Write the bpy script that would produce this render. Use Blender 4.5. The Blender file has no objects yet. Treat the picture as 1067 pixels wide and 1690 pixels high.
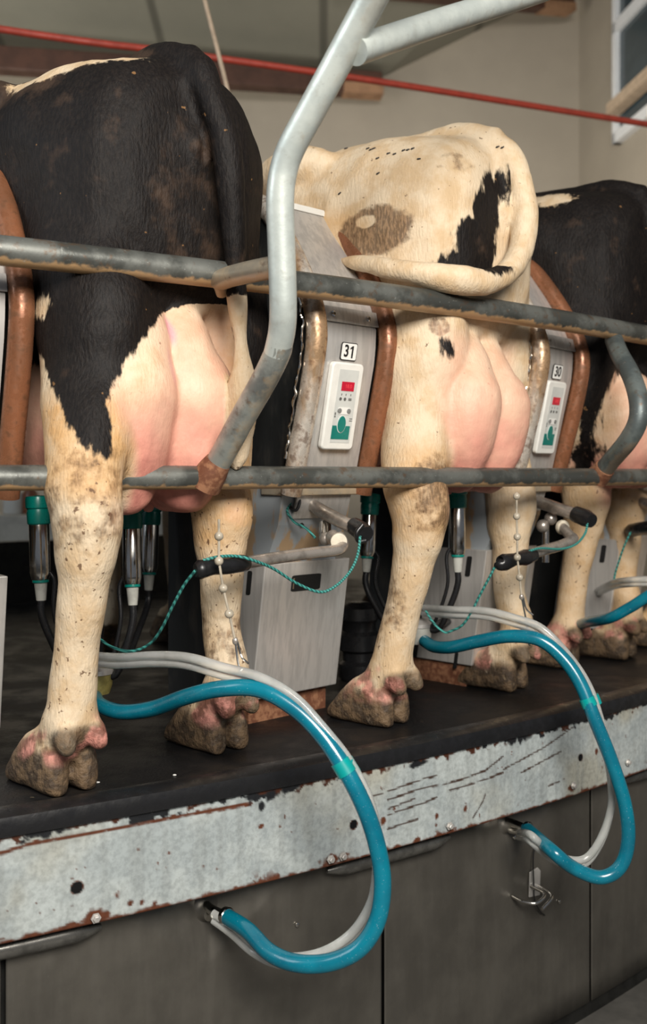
import bpy, bmesh, math, random
import numpy as np
from mathutils import Vector, Matrix
from mathutils.bvhtree import BVHTree

random.seed(4)
S = bpy.context.scene
COL = S.collection
R = math.radians

# ------------------------------------------------------------------ camera, light, exposure
EYE = 0.62          # eye height over the milking deck (deck top is z = 0)
F = 1600.0          # focal length in pixels of the 1067 x 1690 frame
HZ = 785.0          # horizon row
cam = bpy.data.cameras.new('camera')
camo = bpy.data.objects.new('camera', cam); COL.objects.link(camo)
camo.location = (0, 0, EYE); camo.rotation_euler = (R(90), 0, 0)
cam.sensor_fit = 'VERTICAL'; cam.sensor_height = 36.0
cam.lens = 36.0 * F / 1690.0
cam.shift_y = -(845.0 - HZ) / 1690.0
cam.clip_start = 0.05
cam.dof.use_dof = True; cam.dof.focus_distance = 2.1; cam.dof.aperture_fstop = 2.8
S.camera = camo

w = bpy.data.worlds.new('world'); S.world = w; w.use_nodes = True
bg = w.node_tree.nodes['Background']
bg.inputs[0].default_value = (0.80, 0.87, 1.0, 1); bg.inputs[1].default_value = 0.13

def area(name, loc, target, size, power, color):
    l = bpy.data.lights.new(name, 'AREA'); l.shape = 'RECTANGLE'
    l.size, l.size_y = size; l.energy = power; l.color = color
    o = bpy.data.objects.new(name, l); COL.objects.link(o); o.location = loc
    o.rotation_euler = (Vector(target) - Vector(loc)).to_track_quat('-Z', 'Y').to_euler()
    return o
area('daylight_from_open_barn_side', (0.75, -1.35, 2.35), (0.0, 2.3, 0.6), (1.9, 1.4), 285, (1.0, 0.95, 0.88))
area('daylight_from_left_doorway', (-4.2, 0.6, 2.6), (0.0, 3.0, 1.0), (2.0, 2.0), 70, (0.86, 0.94, 1.0))
area('added_wall_fill', (0.6, 6.6, 2.4), (2.2, 9.0, 2.6), (2.2, 1.2), 38, (1.0, 0.93, 0.82))  # fill lamp added in mid-hall to brighten the far right walls, not a window
area('added_ceiling_fill', (-3.4, 6.2, 2.2), (-2.8, 8.2, 4.6), (2.0, 1.2), 80, (1.0, 0.95, 0.85))  # unseen upward lamp added to lift ceiling and back wall, no real fitting

S.view_settings.view_transform = 'Standard'; S.view_settings.look = 'None'
S.view_settings.gamma = 1.0; S.view_settings.use_curve_mapping = False
S.view_settings.exposure = 0.0

# ------------------------------------------------------------------ places
CX, CY = -4.36, 8.87                      # centre of the turning platform
def px(x, y, Y):                           # point seen at a pixel, at depth Y
    return Vector(((x - 533.5) * Y / F, Y, EYE + (HZ - y) * Y / F))
def pol(th, r, z=0.0):
    return Vector((CX + r * math.cos(R(th)), CY + r * math.sin(R(th)), z))
def theta_at(x, r):                        # platform angle where the column x meets radius r
    k = (x - 533.5) / F
    a = k * k + 1; b = -2 * (k * CX + CY); c = CX * CX + CY * CY - r * r
    Y = (-b - math.sqrt(b * b - 4 * a * c)) / (2 * a)
    return math.degrees(math.atan2(Y - CY, k * Y - CX)), Y
def onr(x, y, r):
    return px(x, y, theta_at(x, r)[1])

# ------------------------------------------------------------------ object helpers
def tag(o, label=None, cat=None, group=None, kind=None):
    if label: o['label'] = label
    if cat: o['category'] = cat
    if group: o['group'] = group
    if kind: o['kind'] = kind
    return o
def empty(name, loc=(0, 0, 0), rz=0.0):
    o = bpy.data.objects.new(name, None); COL.objects.link(o)
    o.location = loc; o.rotation_euler = (0, 0, rz); o.empty_display_size = 0.1
    return o
class MB:
    """collects shapes into one mesh"""
    def __init__(s): s.v = []; s.f = []
    def add(s, v, f):
        n = len(s.v); s.v += [tuple(p) for p in v]; s.f += [tuple(i + n for i in q) for q in f]; return s
    def tube(s, pts, r, seg=14, smooth=6, cap=True, tens=0.5):
        pts = [Vector(p) for p in pts]
        if smooth > 1 and len(pts) > 2:
            P = []; n = len(pts)
            rr = r if isinstance(r, (list, tuple)) else None; RR = []
            for i in range(n - 1):
                p0 = pts[i - 1] if i else pts[0] * 2 - pts[1]; p1 = pts[i]; p2 = pts[i + 1]
                p3 = pts[i + 2] if i + 2 < n else pts[-1] * 2 - pts[-2]
                for k in range(smooth):
                    t = k / smooth
                    P.append(0.5 * ((2 * p1) + (p2 - p0) * t + (2 * p0 - 5 * p1 + 4 * p2 - p3) * t * t + (3 * p1 - p0 - 3 * p2 + p3) * t ** 3))
                    if rr: RR.append(rr[i] * (1 - t) + rr[i + 1] * t)
            P.append(pts[-1])
            if rr: RR.append(rr[-1]); r = RR
            pts = P
        n = len(pts); rad = r if isinstance(r, (list, tuple)) else [r] * n
        T = [(pts[min(i + 1, n - 1)] - pts[max(i - 1, 0)]).normalized() for i in range(n)]
        up = Vector((0, 0, 1)) if abs(T[0].z) < 0.9 else Vector((1, 0, 0))
        N = T[0].cross(up).normalized(); V = []
        for i in range(n):
            N = (N - T[i] * N.dot(T[i])).normalized(); B = T[i].cross(N)
            for k in range(seg):
                a = 2 * math.pi * k / seg
                V.append(pts[i] + (N * math.cos(a) + B * math.sin(a)) * rad[i])
        Fc = [(i * seg + k, i * seg + (k + 1) % seg, (i + 1) * seg + (k + 1) % seg, (i + 1) * seg + k) for i in range(n - 1) for k in range(seg)]
        if cap:
            Fc.append(tuple(range(seg - 1, -1, -1))); Fc.append(tuple((n - 1) * seg + k for k in range(seg)))
        return s.add(V, Fc)
    def bar(s, a, b, r, seg=16): return s.tube([a, b], r, seg, 1)
    def lathe(s, prof, org=(0, 0, 0), axis=(0, 0, 1), seg=24):
        org = Vector(org); ax = Vector(axis).normalized()
        u = ax.cross(Vector((0, 0, 1)) if abs(ax.z) < 0.9 else Vector((1, 0, 0))).normalized(); v = ax.cross(u)
        V = []; n = len(prof)
        for (r, h) in prof:
            for k in range(seg):
                a = 2 * math.pi * k / seg
                V.append(org + ax * h + (u * math.cos(a) + v * math.sin(a)) * max(r, 1e-4))
        Fc = [(i * seg + k, i * seg + (k + 1) % seg, (i + 1) * seg + (k + 1) % seg, (i + 1) * seg + k) for i in range(n - 1) for k in range(seg)]
        Fc.append(tuple(range(seg - 1, -1, -1))); Fc.append(tuple((n - 1) * seg + k for k in range(seg)))
        return s.add(V, Fc)
    def ball(s, c, r, seg=14):
        rx, ry, rz = r if isinstance(r, (list, tuple)) else (r, r, r)
        V = []; Fc = []; m = seg // 2 + 1; c = Vector(c)
        for i in range(1, m):
            p = math.pi * i / m
            for k in range(seg):
                a = 2 * math.pi * k / seg
                V.append(c + Vector((rx * math.sin(p) * math.cos(a), ry * math.sin(p) * math.sin(a), rz * math.cos(p))))
        t = len(V); V.append(c + Vector((0, 0, rz))); V.append(c - Vector((0, 0, rz)))
        for i in range(m - 2):
            for k in range(seg):
                Fc.append((i * seg + k, (i + 1) * seg + k, (i + 1) * seg + (k + 1) % seg, i * seg + (k + 1) % seg))
        for k in range(seg):
            Fc.append((t, k, (k + 1) % seg)); Fc.append((t + 1, (m - 2) * seg + (k + 1) % seg, (m - 2) * seg + k))
        return s.add(V, Fc)
    def hexa(s, p):       # 8 corners: bottom ring 0-3, top ring 4-7
        return s.add(p, [(3, 2, 1, 0), (4, 5, 6, 7), (0, 1, 5, 4), (1, 2, 6, 5), (2, 3, 7, 6), (3, 0, 4, 7)])
    def box(s, lo, hi, fn=None):
        x0, y0, z0 = lo; x1, y1, z1 = hi
        p = [(x0, y0, z0), (x1, y0, z0), (x1, y1, z0), (x0, y1, z0), (x0, y0, z1), (x1, y0, z1), (x1, y1, z1), (x0, y1, z1)]
        if fn: p = [fn(*q) for q in p]
        return s.hexa(p)
    def prism(s, outline, fn, d0, d1):   # outline (u,v), fn(u,v,d)->point
        n = len(outline)
        V = [fn(u, v, d0) for u, v in outline] + [fn(u, v, d1) for u, v in outline]
        Fc = [tuple(range(n - 1, -1, -1)), tuple(range(n, 2 * n))] + [(i, (i + 1) % n, n + (i + 1) % n, n + i) for i in range(n)]
        return s.add(V, Fc)
    def build(s, name, mat, parent=None, smooth=True, bevel=0.0, angle=40):
        me = bpy.data.meshes.new(name); me.from_pydata(s.v, [], s.f); me.update()
        bm = bmesh.new(); bm.from_mesh(me); bmesh.ops.recalc_face_normals(bm, faces=bm.faces); bm.to_mesh(me); bm.free()
        if smooth:
            me.polygons.foreach_set('use_smooth', [True] * len(me.polygons))
            try: me.set_sharp_from_angle(angle=R(angle))
            except Exception: pass
        me.materials.append(mat)
        o = bpy.data.objects.new(name, me); COL.objects.link(o)
        if parent: o.parent = parent
        if bevel:
            m = o.modifiers.new('bevel', 'BEVEL'); m.width = bevel; m.segments = 2; m.limit_method = 'ANGLE'
        return o
def copy_tree(o, parent=None):
    c = o.copy(); COL.objects.link(c); c.parent = parent
    for ch in [q for q in bpy.data.objects if q.parent == o and q.name != c.name]: copy_tree(ch, c)
    return c
def text_mesh(name, body, size, fn, mat, parent, depth=0.0006, squash=1.0, bold=0.0):
    cu = bpy.data.curves.new(name, 'FONT'); cu.body = body; cu.size = size; cu.align_x = 'CENTER'; cu.align_y = 'CENTER'
    cu.extrude = depth; cu.offset = bold
    t = bpy.data.objects.new(name, cu); COL.objects.link(t)
    me = bpy.data.meshes.new_from_object(t.evaluated_get(bpy.context.evaluated_depsgraph_get()))
    bpy.data.objects.remove(t); bpy.data.curves.remove(cu)
    for v in me.vertices: v.co = fn(v.co.x * squash, v.co.y, v.co.z)
    me.materials.clear(); me.materials.append(mat)
    o = bpy.data.objects.new(name, me); COL.objects.link(o); o.parent = parent
    return o

# ------------------------------------------------------------------ numpy noise
def _h(i, j, k, seed):
    n = (i * 374761393 + j * 668265263 + k * 2147483647 + seed * 1274126177) & 0xffffffff
    n = ((n ^ (n >> 13)) * 1274126177) & 0xffffffff
    return ((n ^ (n >> 16)) & 0xffff) / 65535.0
def vnoise(P, seed=0):
    P = np.asarray(P, float); I = np.floor(P).astype(np.int64); f = P - I; f = f * f * (3 - 2 * f); out = 0
    for a in (0, 1):
        for b in (0, 1):
            for c in (0, 1):
                wt = (f[:, 0] if a else 1 - f[:, 0]) * (f[:, 1] if b else 1 - f[:, 1]) * (f[:, 2] if c else 1 - f[:, 2])
                out = out + wt * _h(I[:, 0] + a, I[:, 1] + b, I[:, 2] + c, seed)
    return out
def fbm(P, seed=0, o=4):
    t = 0; a = 0.5; s = 0
    for i in range(o): t = t + a * vnoise(np.asarray(P) * 2 ** i, seed + i); s += a; a *= 0.5
    return t / s
def sst(a, b, x): t = np.clip((x - a) / (b - a), 0, 1); return t * t * (3 - 2 * t)

# ------------------------------------------------------------------ materials
class NT:
    def __init__(s, name):
        s.m = bpy.data.materials.new(name); s.m.use_nodes = True; s.t = s.m.node_tree
        s.b = s.t.nodes['Principled BSDF']; s.L = s.t.links.new
    def n(s, kind, **kw):
        q = s.t.nodes.new(kind)
        for k, v in kw.items(): setattr(q, k, v)
        return q
    def coord(s, scale=(1, 1, 1)):
        c = s.n('ShaderNodeTexCoord'); m = s.n('ShaderNodeMapping'); m.inputs['Scale'].default_value = scale
        s.L(c.outputs['Object'], m.inputs[0]); return m.outputs[0]
    def noise(s, vec, scale, detail=4, rough=0.6):
        q = s.n('ShaderNodeTexNoise'); q.inputs['Scale'].default_value = scale; q.inputs['Detail'].default_value = detail
        q.inputs['Roughness'].default_value = rough; s.L(vec, q.inputs['Vector']); return q.outputs[0]
    def ramp(s, val, a, b, lo=0.0, hi=1.0):
        q = s.n('ShaderNodeMapRange'); q.interpolation_type = 'SMOOTHSTEP'
        q.inputs[1].default_value = a; q.inputs[2].default_value = b; q.inputs[3].default_value = lo; q.inputs[4].default_value = hi
        s.L(val, q.inputs[0]); return q.outputs[0]
    def mix(s, fac, a, b):
        q = s.n('ShaderNodeMix', data_type='RGBA')
        for v, i in ((a, 6), (b, 7)):
            if isinstance(v, tuple): q.inputs[i].default_value = (*v, 1)
            else: s.L(v, q.inputs[i])
        if isinstance(fac, float): q.inputs[0].default_value = fac
        else: s.L(fac, q.inputs[0])
        return q.outputs[2]
    def math(s, op, a, b=0.0):
        q = s.n('ShaderNodeMath', operation=op)
        for v, i in ((a, 0), (b, 1)):
            if isinstance(v, (int, float)): q.inputs[i].default_value = v
            else: s.L(v, q.inputs[i])
        return q.outputs[0]
    def attr(s, name): q = s.n('ShaderNodeAttribute'); q.attribute_name = name; return q
    def bump(s, h, strength=0.3, dist=0.005):
        q = s.n('ShaderNodeBump'); q.inputs['Strength'].default_value = strength; q.inputs['Distance'].default_value = dist
        s.L(h, q.inputs['Height']); s.L(q.outputs[0], s.b.inputs['Normal'])
    def set(s, **kw):
        for k, v in kw.items():
            i = s.b.inputs[k.replace('_', ' ')]
            if isinstance(v, tuple): i.default_value = (*v, 1)
            elif isinstance(v, (int, float)): i.default_value = v
            else: s.L(v, i)
def simple(name, col, rough=0.5, metal=0.0, var=0.15, scale=30, bump=0.15, stretch=(1, 1, 1), col2=None, lo=.4, hi=.65, **kw):
    t = NT(name); c = t.coord(stretch); n = t.noise(c, scale)
    dark = col2 or tuple(x * (1 - var * 2) for x in col)
    t.set(Base_Color=t.mix(t.ramp(n, lo, hi), col, dark), Metallic=metal, Roughness=t.ramp(n, .3, .7, max(rough - .08, .03), rough + .08))
    if bump: t.bump(n, bump, 0.003)
    if kw: t.set(**kw)
    return t.m
M = {}
M['stainless'] = simple('stainless', (.60, .575, .54), .38, .5, .10, 60, .05, (1, 1, .06))
M['steel_arm'] = simple('steel_arm', (.48, .43, .38), .34, .65, .2, 30, .08)
M['steel_bar'] = simple('steel_bar', (.17, .165, .15), .3, .6, .2, 30, .08)
M['chrome'] = simple('chrome', (.72, .70, .66), .18, 1.0, .08, 30, .03)
M['black_rubber'] = simple('black_rubber', (.012, .012, .013), .32, 0, .2, 40, .25)
M['black_panel'] = simple('black_panel', (.014, .015, .015), .55, 0, .2, 22, .5, (1, 1, .4), col2=(.035, .032, .027), lo=.5, hi=.75)
M['teal_rubber'] = simple('teal_rubber', (.0, .18, .145), .32, 0, .08, 40, .05)
M['clear_nipple'] = simple('clear_nipple', (.42, .42, .38), .2, 0, .1, 40, .05)
M['white_plastic'] = simple('white_plastic', (.74, .73, .68), .35, 0, .04, 20, .02)
M['label_grey'] = simple('label_grey', (.56, .57, .54), .4, 0, .04, 20, 0)
M['key_grey'] = simple('key_grey', (.20, .20, .19), .4, 0, .05, 20, 0)
M['ink'] = simple('ink', (.01, .01, .01), .5, 0, .05, 20, 0)
M['ink_soft'] = simple('ink_soft', (.17, .17, .16), .5, 0, .05, 20, 0)
M['plate_white'] = simple('plate_white', (.78, .77, .73), .4, 0, .03, 20, 0)
M['display_red'] = simple('display_red', (.42, .012, .03), .2, 0, .05, 20, 0, Emission_Color=(.55, .01, .04), Emission_Strength=.18)
M['display_digits'] = simple('display_digits', (.62, .05, .06), .2, 0, .05, 20, 0, Emission_Color=(.8, .05, .06), Emission_Strength=.3)
M['teal_print'] = simple('teal_print', (.0, .17, .14), .35, 0, .04, 20, 0)
M['ivory_ball'] = simple('ivory_ball', (.42, .37, .29), .3, 0, .15, 60, .05)
M['ivory_roller'] = simple('ivory_roller', (.66, .60, .48), .35, 0, .1, 60, .05)
M['red_cable'] = simple('red_cable', (.46, .06, .035), .5, 0, .1, 20, .05)
M['string'] = simple('string', (.55, .42, .30), .7, 0, .1, 20, .05)
M['fly'] = simple('fly', (.02, .015, .012), .5, 0, .1, 20, 0)
M['yellow_bowl'] = simple('yellow_bowl', (.42, .36, .12), .15, 0, .15, 60, .05, Transmission_Weight=.35)
M['tape_teal'] = simple('tape_teal', (.0, .30, .29), .3, 0, .05, 30, .02)
def m_blue():
    t = NT('blue_hose'); c = t.coord(); n = t.noise(c, 12)
    sp = t.ramp(t.noise(c, 330, 2), .68, .72)
    base = t.mix(t.ramp(n, .35, .7), (.002, .165, .235), (.002, .115, .175))
    t.set(Base_Color=t.mix(t.math('MULTIPLY', sp, .5), base, (.3, .5, .55)), Roughness=.24, Coat_Weight=.3)
    return t.m
M['blue_hose'] = m_blue()
def m_clear():
    t = NT('clear_hose'); c = t.coord(); n = t.noise(c, 14)
    t.set(Base_Color=t.mix(t.ramp(n, .35, .7), (.86, .87, .84), (.68, .69, .66)), Roughness=.10, Transmission_Weight=.65, IOR=1.35, Coat_Weight=.4)
    return t.m
M['clear_hose'] = m_clear()
def m_rope():
    t = NT('green_rope'); c = t.coord()
    wv = t.n('ShaderNodeTexWave'); wv.inputs['Scale'].default_value = 55; wv.bands_direction = 'DIAGONAL'; t.L(c, wv.inputs[0])
    t.set(Base_Color=t.mix(t.ramp(wv.outputs[1], .3, .7), (.05, .30, .26), (.008, .085, .08)), Roughness=.7)
    return t.m
M['green_rope'] = m_rope()
def m_rail(name, a, b, tan, tanw, metal, spots=.75):
    t = NT(name); c = t.coord(); n1 = t.noise(c, 9, 6); n2 = t.noise(c, 38, 5); n3 = t.noise(c, 130, 3)
    col = t.mix(t.ramp(n1, .42, .6), a, b)
    col = t.mix(t.math('MULTIPLY', t.ramp(n2, .55, .70), spots), col, (.115, .072, .044) if spots > .5 else (.27, .25, .21))
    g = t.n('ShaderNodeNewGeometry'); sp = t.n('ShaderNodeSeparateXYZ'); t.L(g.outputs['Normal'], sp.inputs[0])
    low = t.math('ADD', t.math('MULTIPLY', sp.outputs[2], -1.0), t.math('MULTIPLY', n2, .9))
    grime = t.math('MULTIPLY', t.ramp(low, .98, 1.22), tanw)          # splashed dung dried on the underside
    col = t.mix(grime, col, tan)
    col = t.mix(t.math('MULTIPLY', t.ramp(n3, .64, .72), .4), col, (.36, .37, .34))
    t.set(Base_Color=col, Metallic=t.math('MULTIPLY', t.math('SUBTRACT', 1.0, grime), metal), Roughness=t.ramp(n1, .3, .7, .30, .5)); t.bump(n2, .25, .003)
    return t.m
M['rail_steel'] = m_rail('rail_steel', (.075, .078, .070), (.15, .155, .14), (.44, .27, .13), .9, .45)
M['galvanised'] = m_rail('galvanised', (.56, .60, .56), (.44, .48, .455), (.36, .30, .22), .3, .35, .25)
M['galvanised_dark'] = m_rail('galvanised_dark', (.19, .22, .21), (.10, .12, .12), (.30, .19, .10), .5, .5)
M['galvanised_worn'] = m_rail('galvanised_worn', (.36, .38, .35), (.17, .18, .17), (.42, .32, .20), .5, .45, .74)
M['stub_tan'] = m_rail('stub_tan', (.30, .26, .20), (.42, .33, .22), (.40, .26, .14), .9, .3)
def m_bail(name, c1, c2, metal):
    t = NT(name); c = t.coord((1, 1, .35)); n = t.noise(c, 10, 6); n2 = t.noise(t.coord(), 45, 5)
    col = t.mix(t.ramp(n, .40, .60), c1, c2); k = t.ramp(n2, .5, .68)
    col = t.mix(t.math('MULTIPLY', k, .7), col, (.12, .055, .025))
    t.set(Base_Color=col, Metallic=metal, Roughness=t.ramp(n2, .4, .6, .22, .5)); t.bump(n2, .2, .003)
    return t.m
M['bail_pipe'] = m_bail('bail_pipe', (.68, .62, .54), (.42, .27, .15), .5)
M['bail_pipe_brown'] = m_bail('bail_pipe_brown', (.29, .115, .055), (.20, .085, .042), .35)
M['rust'] = simple('rust', (.13, .045, .02), .8, 0, .3, 60, .5, col2=(.26, .12, .06))
M['frame_dark'] = simple('frame_dark', (.03, .03, .028), .4, .5, .2, 20, .1)
M['dirty_galv'] = simple('dirty_galv', (.33, .36, .38), .5, .2, .2, 14, .3, (1, 1, .4), col2=(.42, .29, .17), lo=.48, hi=.56)
def m_vcol(name, rough, metal=0.0, spec=.5, bscale=90, bstr=.2, rattr=None):
    t = NT(name); a = t.attr('tint'); c = t.coord(); n = t.noise(c, bscale, 5)
    col = t.mix(t.ramp(n, .35, .7), a.outputs[0], t.mix(.25, a.outputs[0], (.0, .0, .0)))
    t.set(Base_Color=col, Roughness=rough, Metallic=metal); t.b.inputs['Specular IOR Level'].default_value = spec; t.bump(n, bstr, .002)
    return t.m
M['fascia_paint'] = m_vcol('fascia_paint', .42)
def m_deck():
    t = NT('deck_rubber'); c = t.coord(); n = t.noise(c, 6, 6); n2 = t.noise(c, 160, 3); n3 = t.noise(c, 35, 3)
    col = t.mix(t.ramp(n, .5, .72), (.006, .006, .0065), (.020, .015, .011))
    col = t.mix(t.math('MULTIPLY', t.ramp(n3, .72, .76), .7), col, (.16, .13, .08))
    t.set(Base_Color=col, Roughness=t.ramp(n, .35, .6, .32, .6)); t.b.inputs['Specular IOR Level'].default_value = .3; t.bump(n2, .35, .003)
    return t.m
M['deck_rubber'] = m_deck()
def m_skirt():
    t = NT('skirt_steel'); c = t.coord((1, 1, .12)); n = t.noise(c, 30, 4); c2 = t.coord(); n2 = t.noise(c2, 5, 5); n3 = t.noise(c2, 260, 2)
    col = t.mix(t.ramp(n2, .35, .65), (.17, .158, .135), (.125, .116, .10))
    col = t.mix(t.math('MULTIPLY', t.ramp(n3, .70, .74), .35), col, (.25, .24, .22))
    t.set(Base_Color=col, Metallic=.65, Roughness=t.ramp(n, .3, .7, .32, .48)); t.bump(n, .06, .002)
    return t.m
M['skirt_steel'] = m_skirt()
def m_wall(name, col, stripe, scale):
    t = NT(name); c = t.coord(); n = t.noise(c, 1.5, 5)
    base = t.mix(t.ramp(n, .35, .7), col, tuple(x * .9 for x in col))
    wv = t.n('ShaderNodeTexWave'); wv.inputs['Scale'].default_value = scale; t.L(c, wv.inputs[0])
    t.set(Base_Color=t.mix(t.ramp(wv.outputs[1], 0.0, .012, stripe, 0.0), base, tuple(x * .35 for x in col)), Roughness=.6)
    t.bump(t.noise(c, 6), .05, .01)
    return t.m
M['wall_paint'] = m_wall('wall_paint', (.38, .335, .27), .0, 1)
M['ceiling_panel'] = m_wall('ceiling_panel', (.22, .215, .175), .8, .22)
M['beam_brown'] = simple('beam_brown', (.075, .032, .02), .6, 0, .15, 8, .2)
M['wood_end'] = simple('wood_end', (.36, .20, .11), .6, 0, .15, 12, .2)
M['window_white'] = simple('window_white', (.8, .82, .84), .4, 0, .03, 8, .0)
M['window_glass'] = simple('window_glass', (.05, .075, .09), .08, 0, .1, 3, 0)
M['concrete'] = simple('concrete', (.10, .095, .085), .7, 0, .2, 5, .3)
M['pale_counter'] = simple('pale_counter', (.55, .52, .45), .5, 0, .1, 8, .1)
M['bottle_white'] = simple('bottle_white', (.75, .75, .72), .3, 0, .05, 8, 0)
M['bottle_brown'] = simple('bottle_brown', (.22, .08, .04), .3, 0, .05, 8, 0)
M['bottle_green'] = simple('bottle_green', (.12, .22, .12), .3, 0, .05, 8, 0)

def m_cow():
    t = NT('cow_coat'); c = t.coord(); cs = t.coord((1, 1, .30))
    fur = t.noise(cs, 170, 3); blot = t.noise(c, 14, 5); edge = t.noise(cs, 60, 4); speck = t.noise(c, 75, 3); mid = t.noise(c, 32, 4)
    def m(attr, amp=.05, soft=.006):
        s_ = t.math('ADD', t.attr(attr).outputs[2], t.math('MULTIPLY', t.math('SUBTRACT', edge, .5), amp))
        return t.ramp(s_, -soft, soft)
    cream = t.mix(t.ramp(blot, .38, .66), (.66, .53, .37), (.56, .40, .235))
    cream = t.mix(t.math('MULTIPLY', t.attr('warm').outputs[2], t.ramp(mid, .3, .7, .5, 1.0)), cream, (.55, .31, .12))
    dirtv = t.math('ADD', t.attr('dirt').outputs[2], t.math('MULTIPLY', t.math('SUBTRACT', mid, .5), 1.9))
    cream = t.mix(t.math('MULTIPLY', t.ramp(dirtv, .35, .95), .88), cream, t.mix(t.ramp(fur, .42, .6), (.10, .055, .026), (.26, .155, .08)))
    sk = t.math('MULTIPLY', t.ramp(t.math('ADD', speck, t.math('MULTIPLY', t.attr('specks').outputs[2], .13)), .695, .73), .85)
    cream = t.mix(sk, cream, (.10, .045, .02))
    pinkc = t.mix(t.ramp(blot, .35, .65), (.72, .44, .31), (.68, .37, .27))
    pinkc = t.mix(t.attr('rosy').outputs[2], pinkc, t.mix(t.ramp(mid, .35, .65), (.64, .26, .20), (.50, .19, .15)))
    skin = t.mix(t.attr('pink').outputs[2], cream, pinkc)
    skin = t.mix(t.attr('magenta').outputs[2], skin, (.60, .20, .33))
    dust = t.math('MULTIPLY', t.ramp(t.math('ADD', blot, t.math('MULTIPLY', t.attr('dust').outputs[2], .25)), .58, .8), .38)
    blk = t.mix(dust, t.mix(t.ramp(fur, .35, .7), (.0055, .0042, .004), (.012, .009, .0075)), (.10, .06, .038))
    blk = t.mix(t.math('MULTIPLY', t.ramp(t.noise(c, 42, 2), .735, .765), .75), blk, (.22, .115, .045))
    col = t.mix(m('black'), skin, blk)
    hoofc = t.mix(t.ramp(mid, .4, .62), (.050, .034, .022), (.15, .098, .055))
    col = t.mix(t.math('MULTIPLY', t.attr('hoof').outputs[2], t.ramp(mid, .2, .45, .65, 1.0)), col, hoofc)
    col = t.mix(t.attr('raw').outputs[2], col, t.mix(t.ramp(mid, .40, .58), (.60, .25, .20), (.20, .075, .055)))
    t.set(Base_Color=col, Roughness=t.math('SUBTRACT', .62, t.math('MULTIPLY', t.attr('pink').outputs[2], .16)))
    t.L(t.ramp(m('black'), 0, 1, .35, .18), t.b.inputs['Specular IOR Level'])
    t.b.inputs['Subsurface Weight'].default_value = 0.0
    crust = t.math('MULTIPLY', t.math('MULTIPLY', t.attr('hoof').outputs[2], speck), 2.2)
    hgt = t.math('ADD', t.math('MULTIPLY', fur, t.math('SUBTRACT', 1.0, t.math('MULTIPLY', t.attr('pink').outputs[2], .75))), t.math('MULTIPLY', mid, .6))
    t.bump(t.math('ADD', hgt, crust), .5, .006)
    return t.m
M['cow_coat'] = m_cow()

# ------------------------------------------------------------------ the building
def slab(name, pts, mat, thick=(0, .1, 0)):
    mb = MB(); n = len(pts); d = Vector(thick)
    mb.add([Vector(p) for p in pts] + [Vector(p) + d for p in pts],
           [tuple(range(n)), tuple(range(2 * n - 1, n - 1, -1))] + [(i, n + i, n + (i + 1) % n, (i + 1) % n) for i in range(n)])
    return tag(mb.build(name, mat, smooth=False), kind='structure')
YB = 9.0
kx = lambda x, Y=YB: (x - 533.5) * Y / F
kz = lambda y, Y=YB: EYE + (HZ - y) * Y / F
FLOOR = -0.92
slab('floor', [(-14, -5, FLOOR), (8, -5, FLOOR), (8, 12, FLOOR), (-14, 12, FLOOR)], M['concrete'], (0, 0, -.1))
cornerx = kx(955)
slab('wall_back', [(-13, YB, FLOOR), (cornerx, YB, FLOOR), (cornerx, YB, kz(-40)), (kx(630), YB, kz(128)), (-13, YB, kz(86))], M['wall_paint'], (0, .15, 0))
slab('ceiling', [(-13, YB, kz(86)), (kx(630), YB, kz(128)), (kx(630) - .3, 3.6, kz(128) + 1.0), (-13, 3.6, kz(86) + 1.0)], M['ceiling_panel'], (0, 0, .15))
slab('ceiling', [(kx(630), YB, kz(128)), (cornerx + .1, YB, kz(-40)), (cornerx + 2.8, 3.6, kz(-40) + 1.4), (kx(630) - .3, 3.6, kz(128) + 1.0)], M['ceiling_panel'], (0, 0, .15))
wr1 = px(1067, HZ, 7.6); wd = (Vector((wr1.x, wr1.y, 0)) - Vector((cornerx, YB, 0))); wd.normalize()
def wrp(d, z): return Vector((cornerx, YB, 0)) + wd * d + Vector((0, 0, z))
dwin0 = 1.06
slab('wall_right', [wrp(0, FLOOR), wrp(6, FLOOR), wrp(6, 7), wrp(0, 7)], M['wall_paint'], (.15, 0.1, 0))
# window on the right-hand wall
def wall_d(x, z=None):          # distance along the right wall for image column x
    k = (x - 533.5) / F
    return (k * YB - cornerx) / (wd.x - k * wd.y)
d0 = wall_d(1022); d1 = d0 + 1.15
Y0 = YB + wd.y * d0
zt, zb = kz(-60, Y0), kz(240, Y0)
nrm = Vector((wd.y, -wd.x, 0)).normalized()
if nrm.y > 0: nrm = -nrm
def wp(d, z, o): return wrp(d, z) + nrm * o
mb = MB(); fr = .07
for (a, b, c, e) in ((d0, d0 + fr, zb, zt), (d1 - fr, d1, zb, zt), (d0, d1, zb, zb + fr * 1.3), (d0, d1, zt - fr, zt), (d0, d1, kz(42, Y0 - .2), kz(22, Y0 - .2))):
    mb.box((a, c, 0), (b, e, .07), lambda d, z, o: wp(d, z, o))
wf = tag(mb.build('window_1', M['window_white'], bevel=.004), kind='structure')
tag(MB().box((d0 + .03, zb + .03, .012), (d1 - .03, zt - .03, .03), lambda d, z, o: wp(d, z, o)).build('pane', M['window_glass'], wf, smooth=False))
tag(MB().box((d0 + .10, kz(192, Y0 - .1), .05), (d1 - .02, kz(174, Y0 - .1), .16), lambda d, z, o: wp(d, z, o)).build('sill_bar', M['string'], wf, smooth=False))
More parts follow.
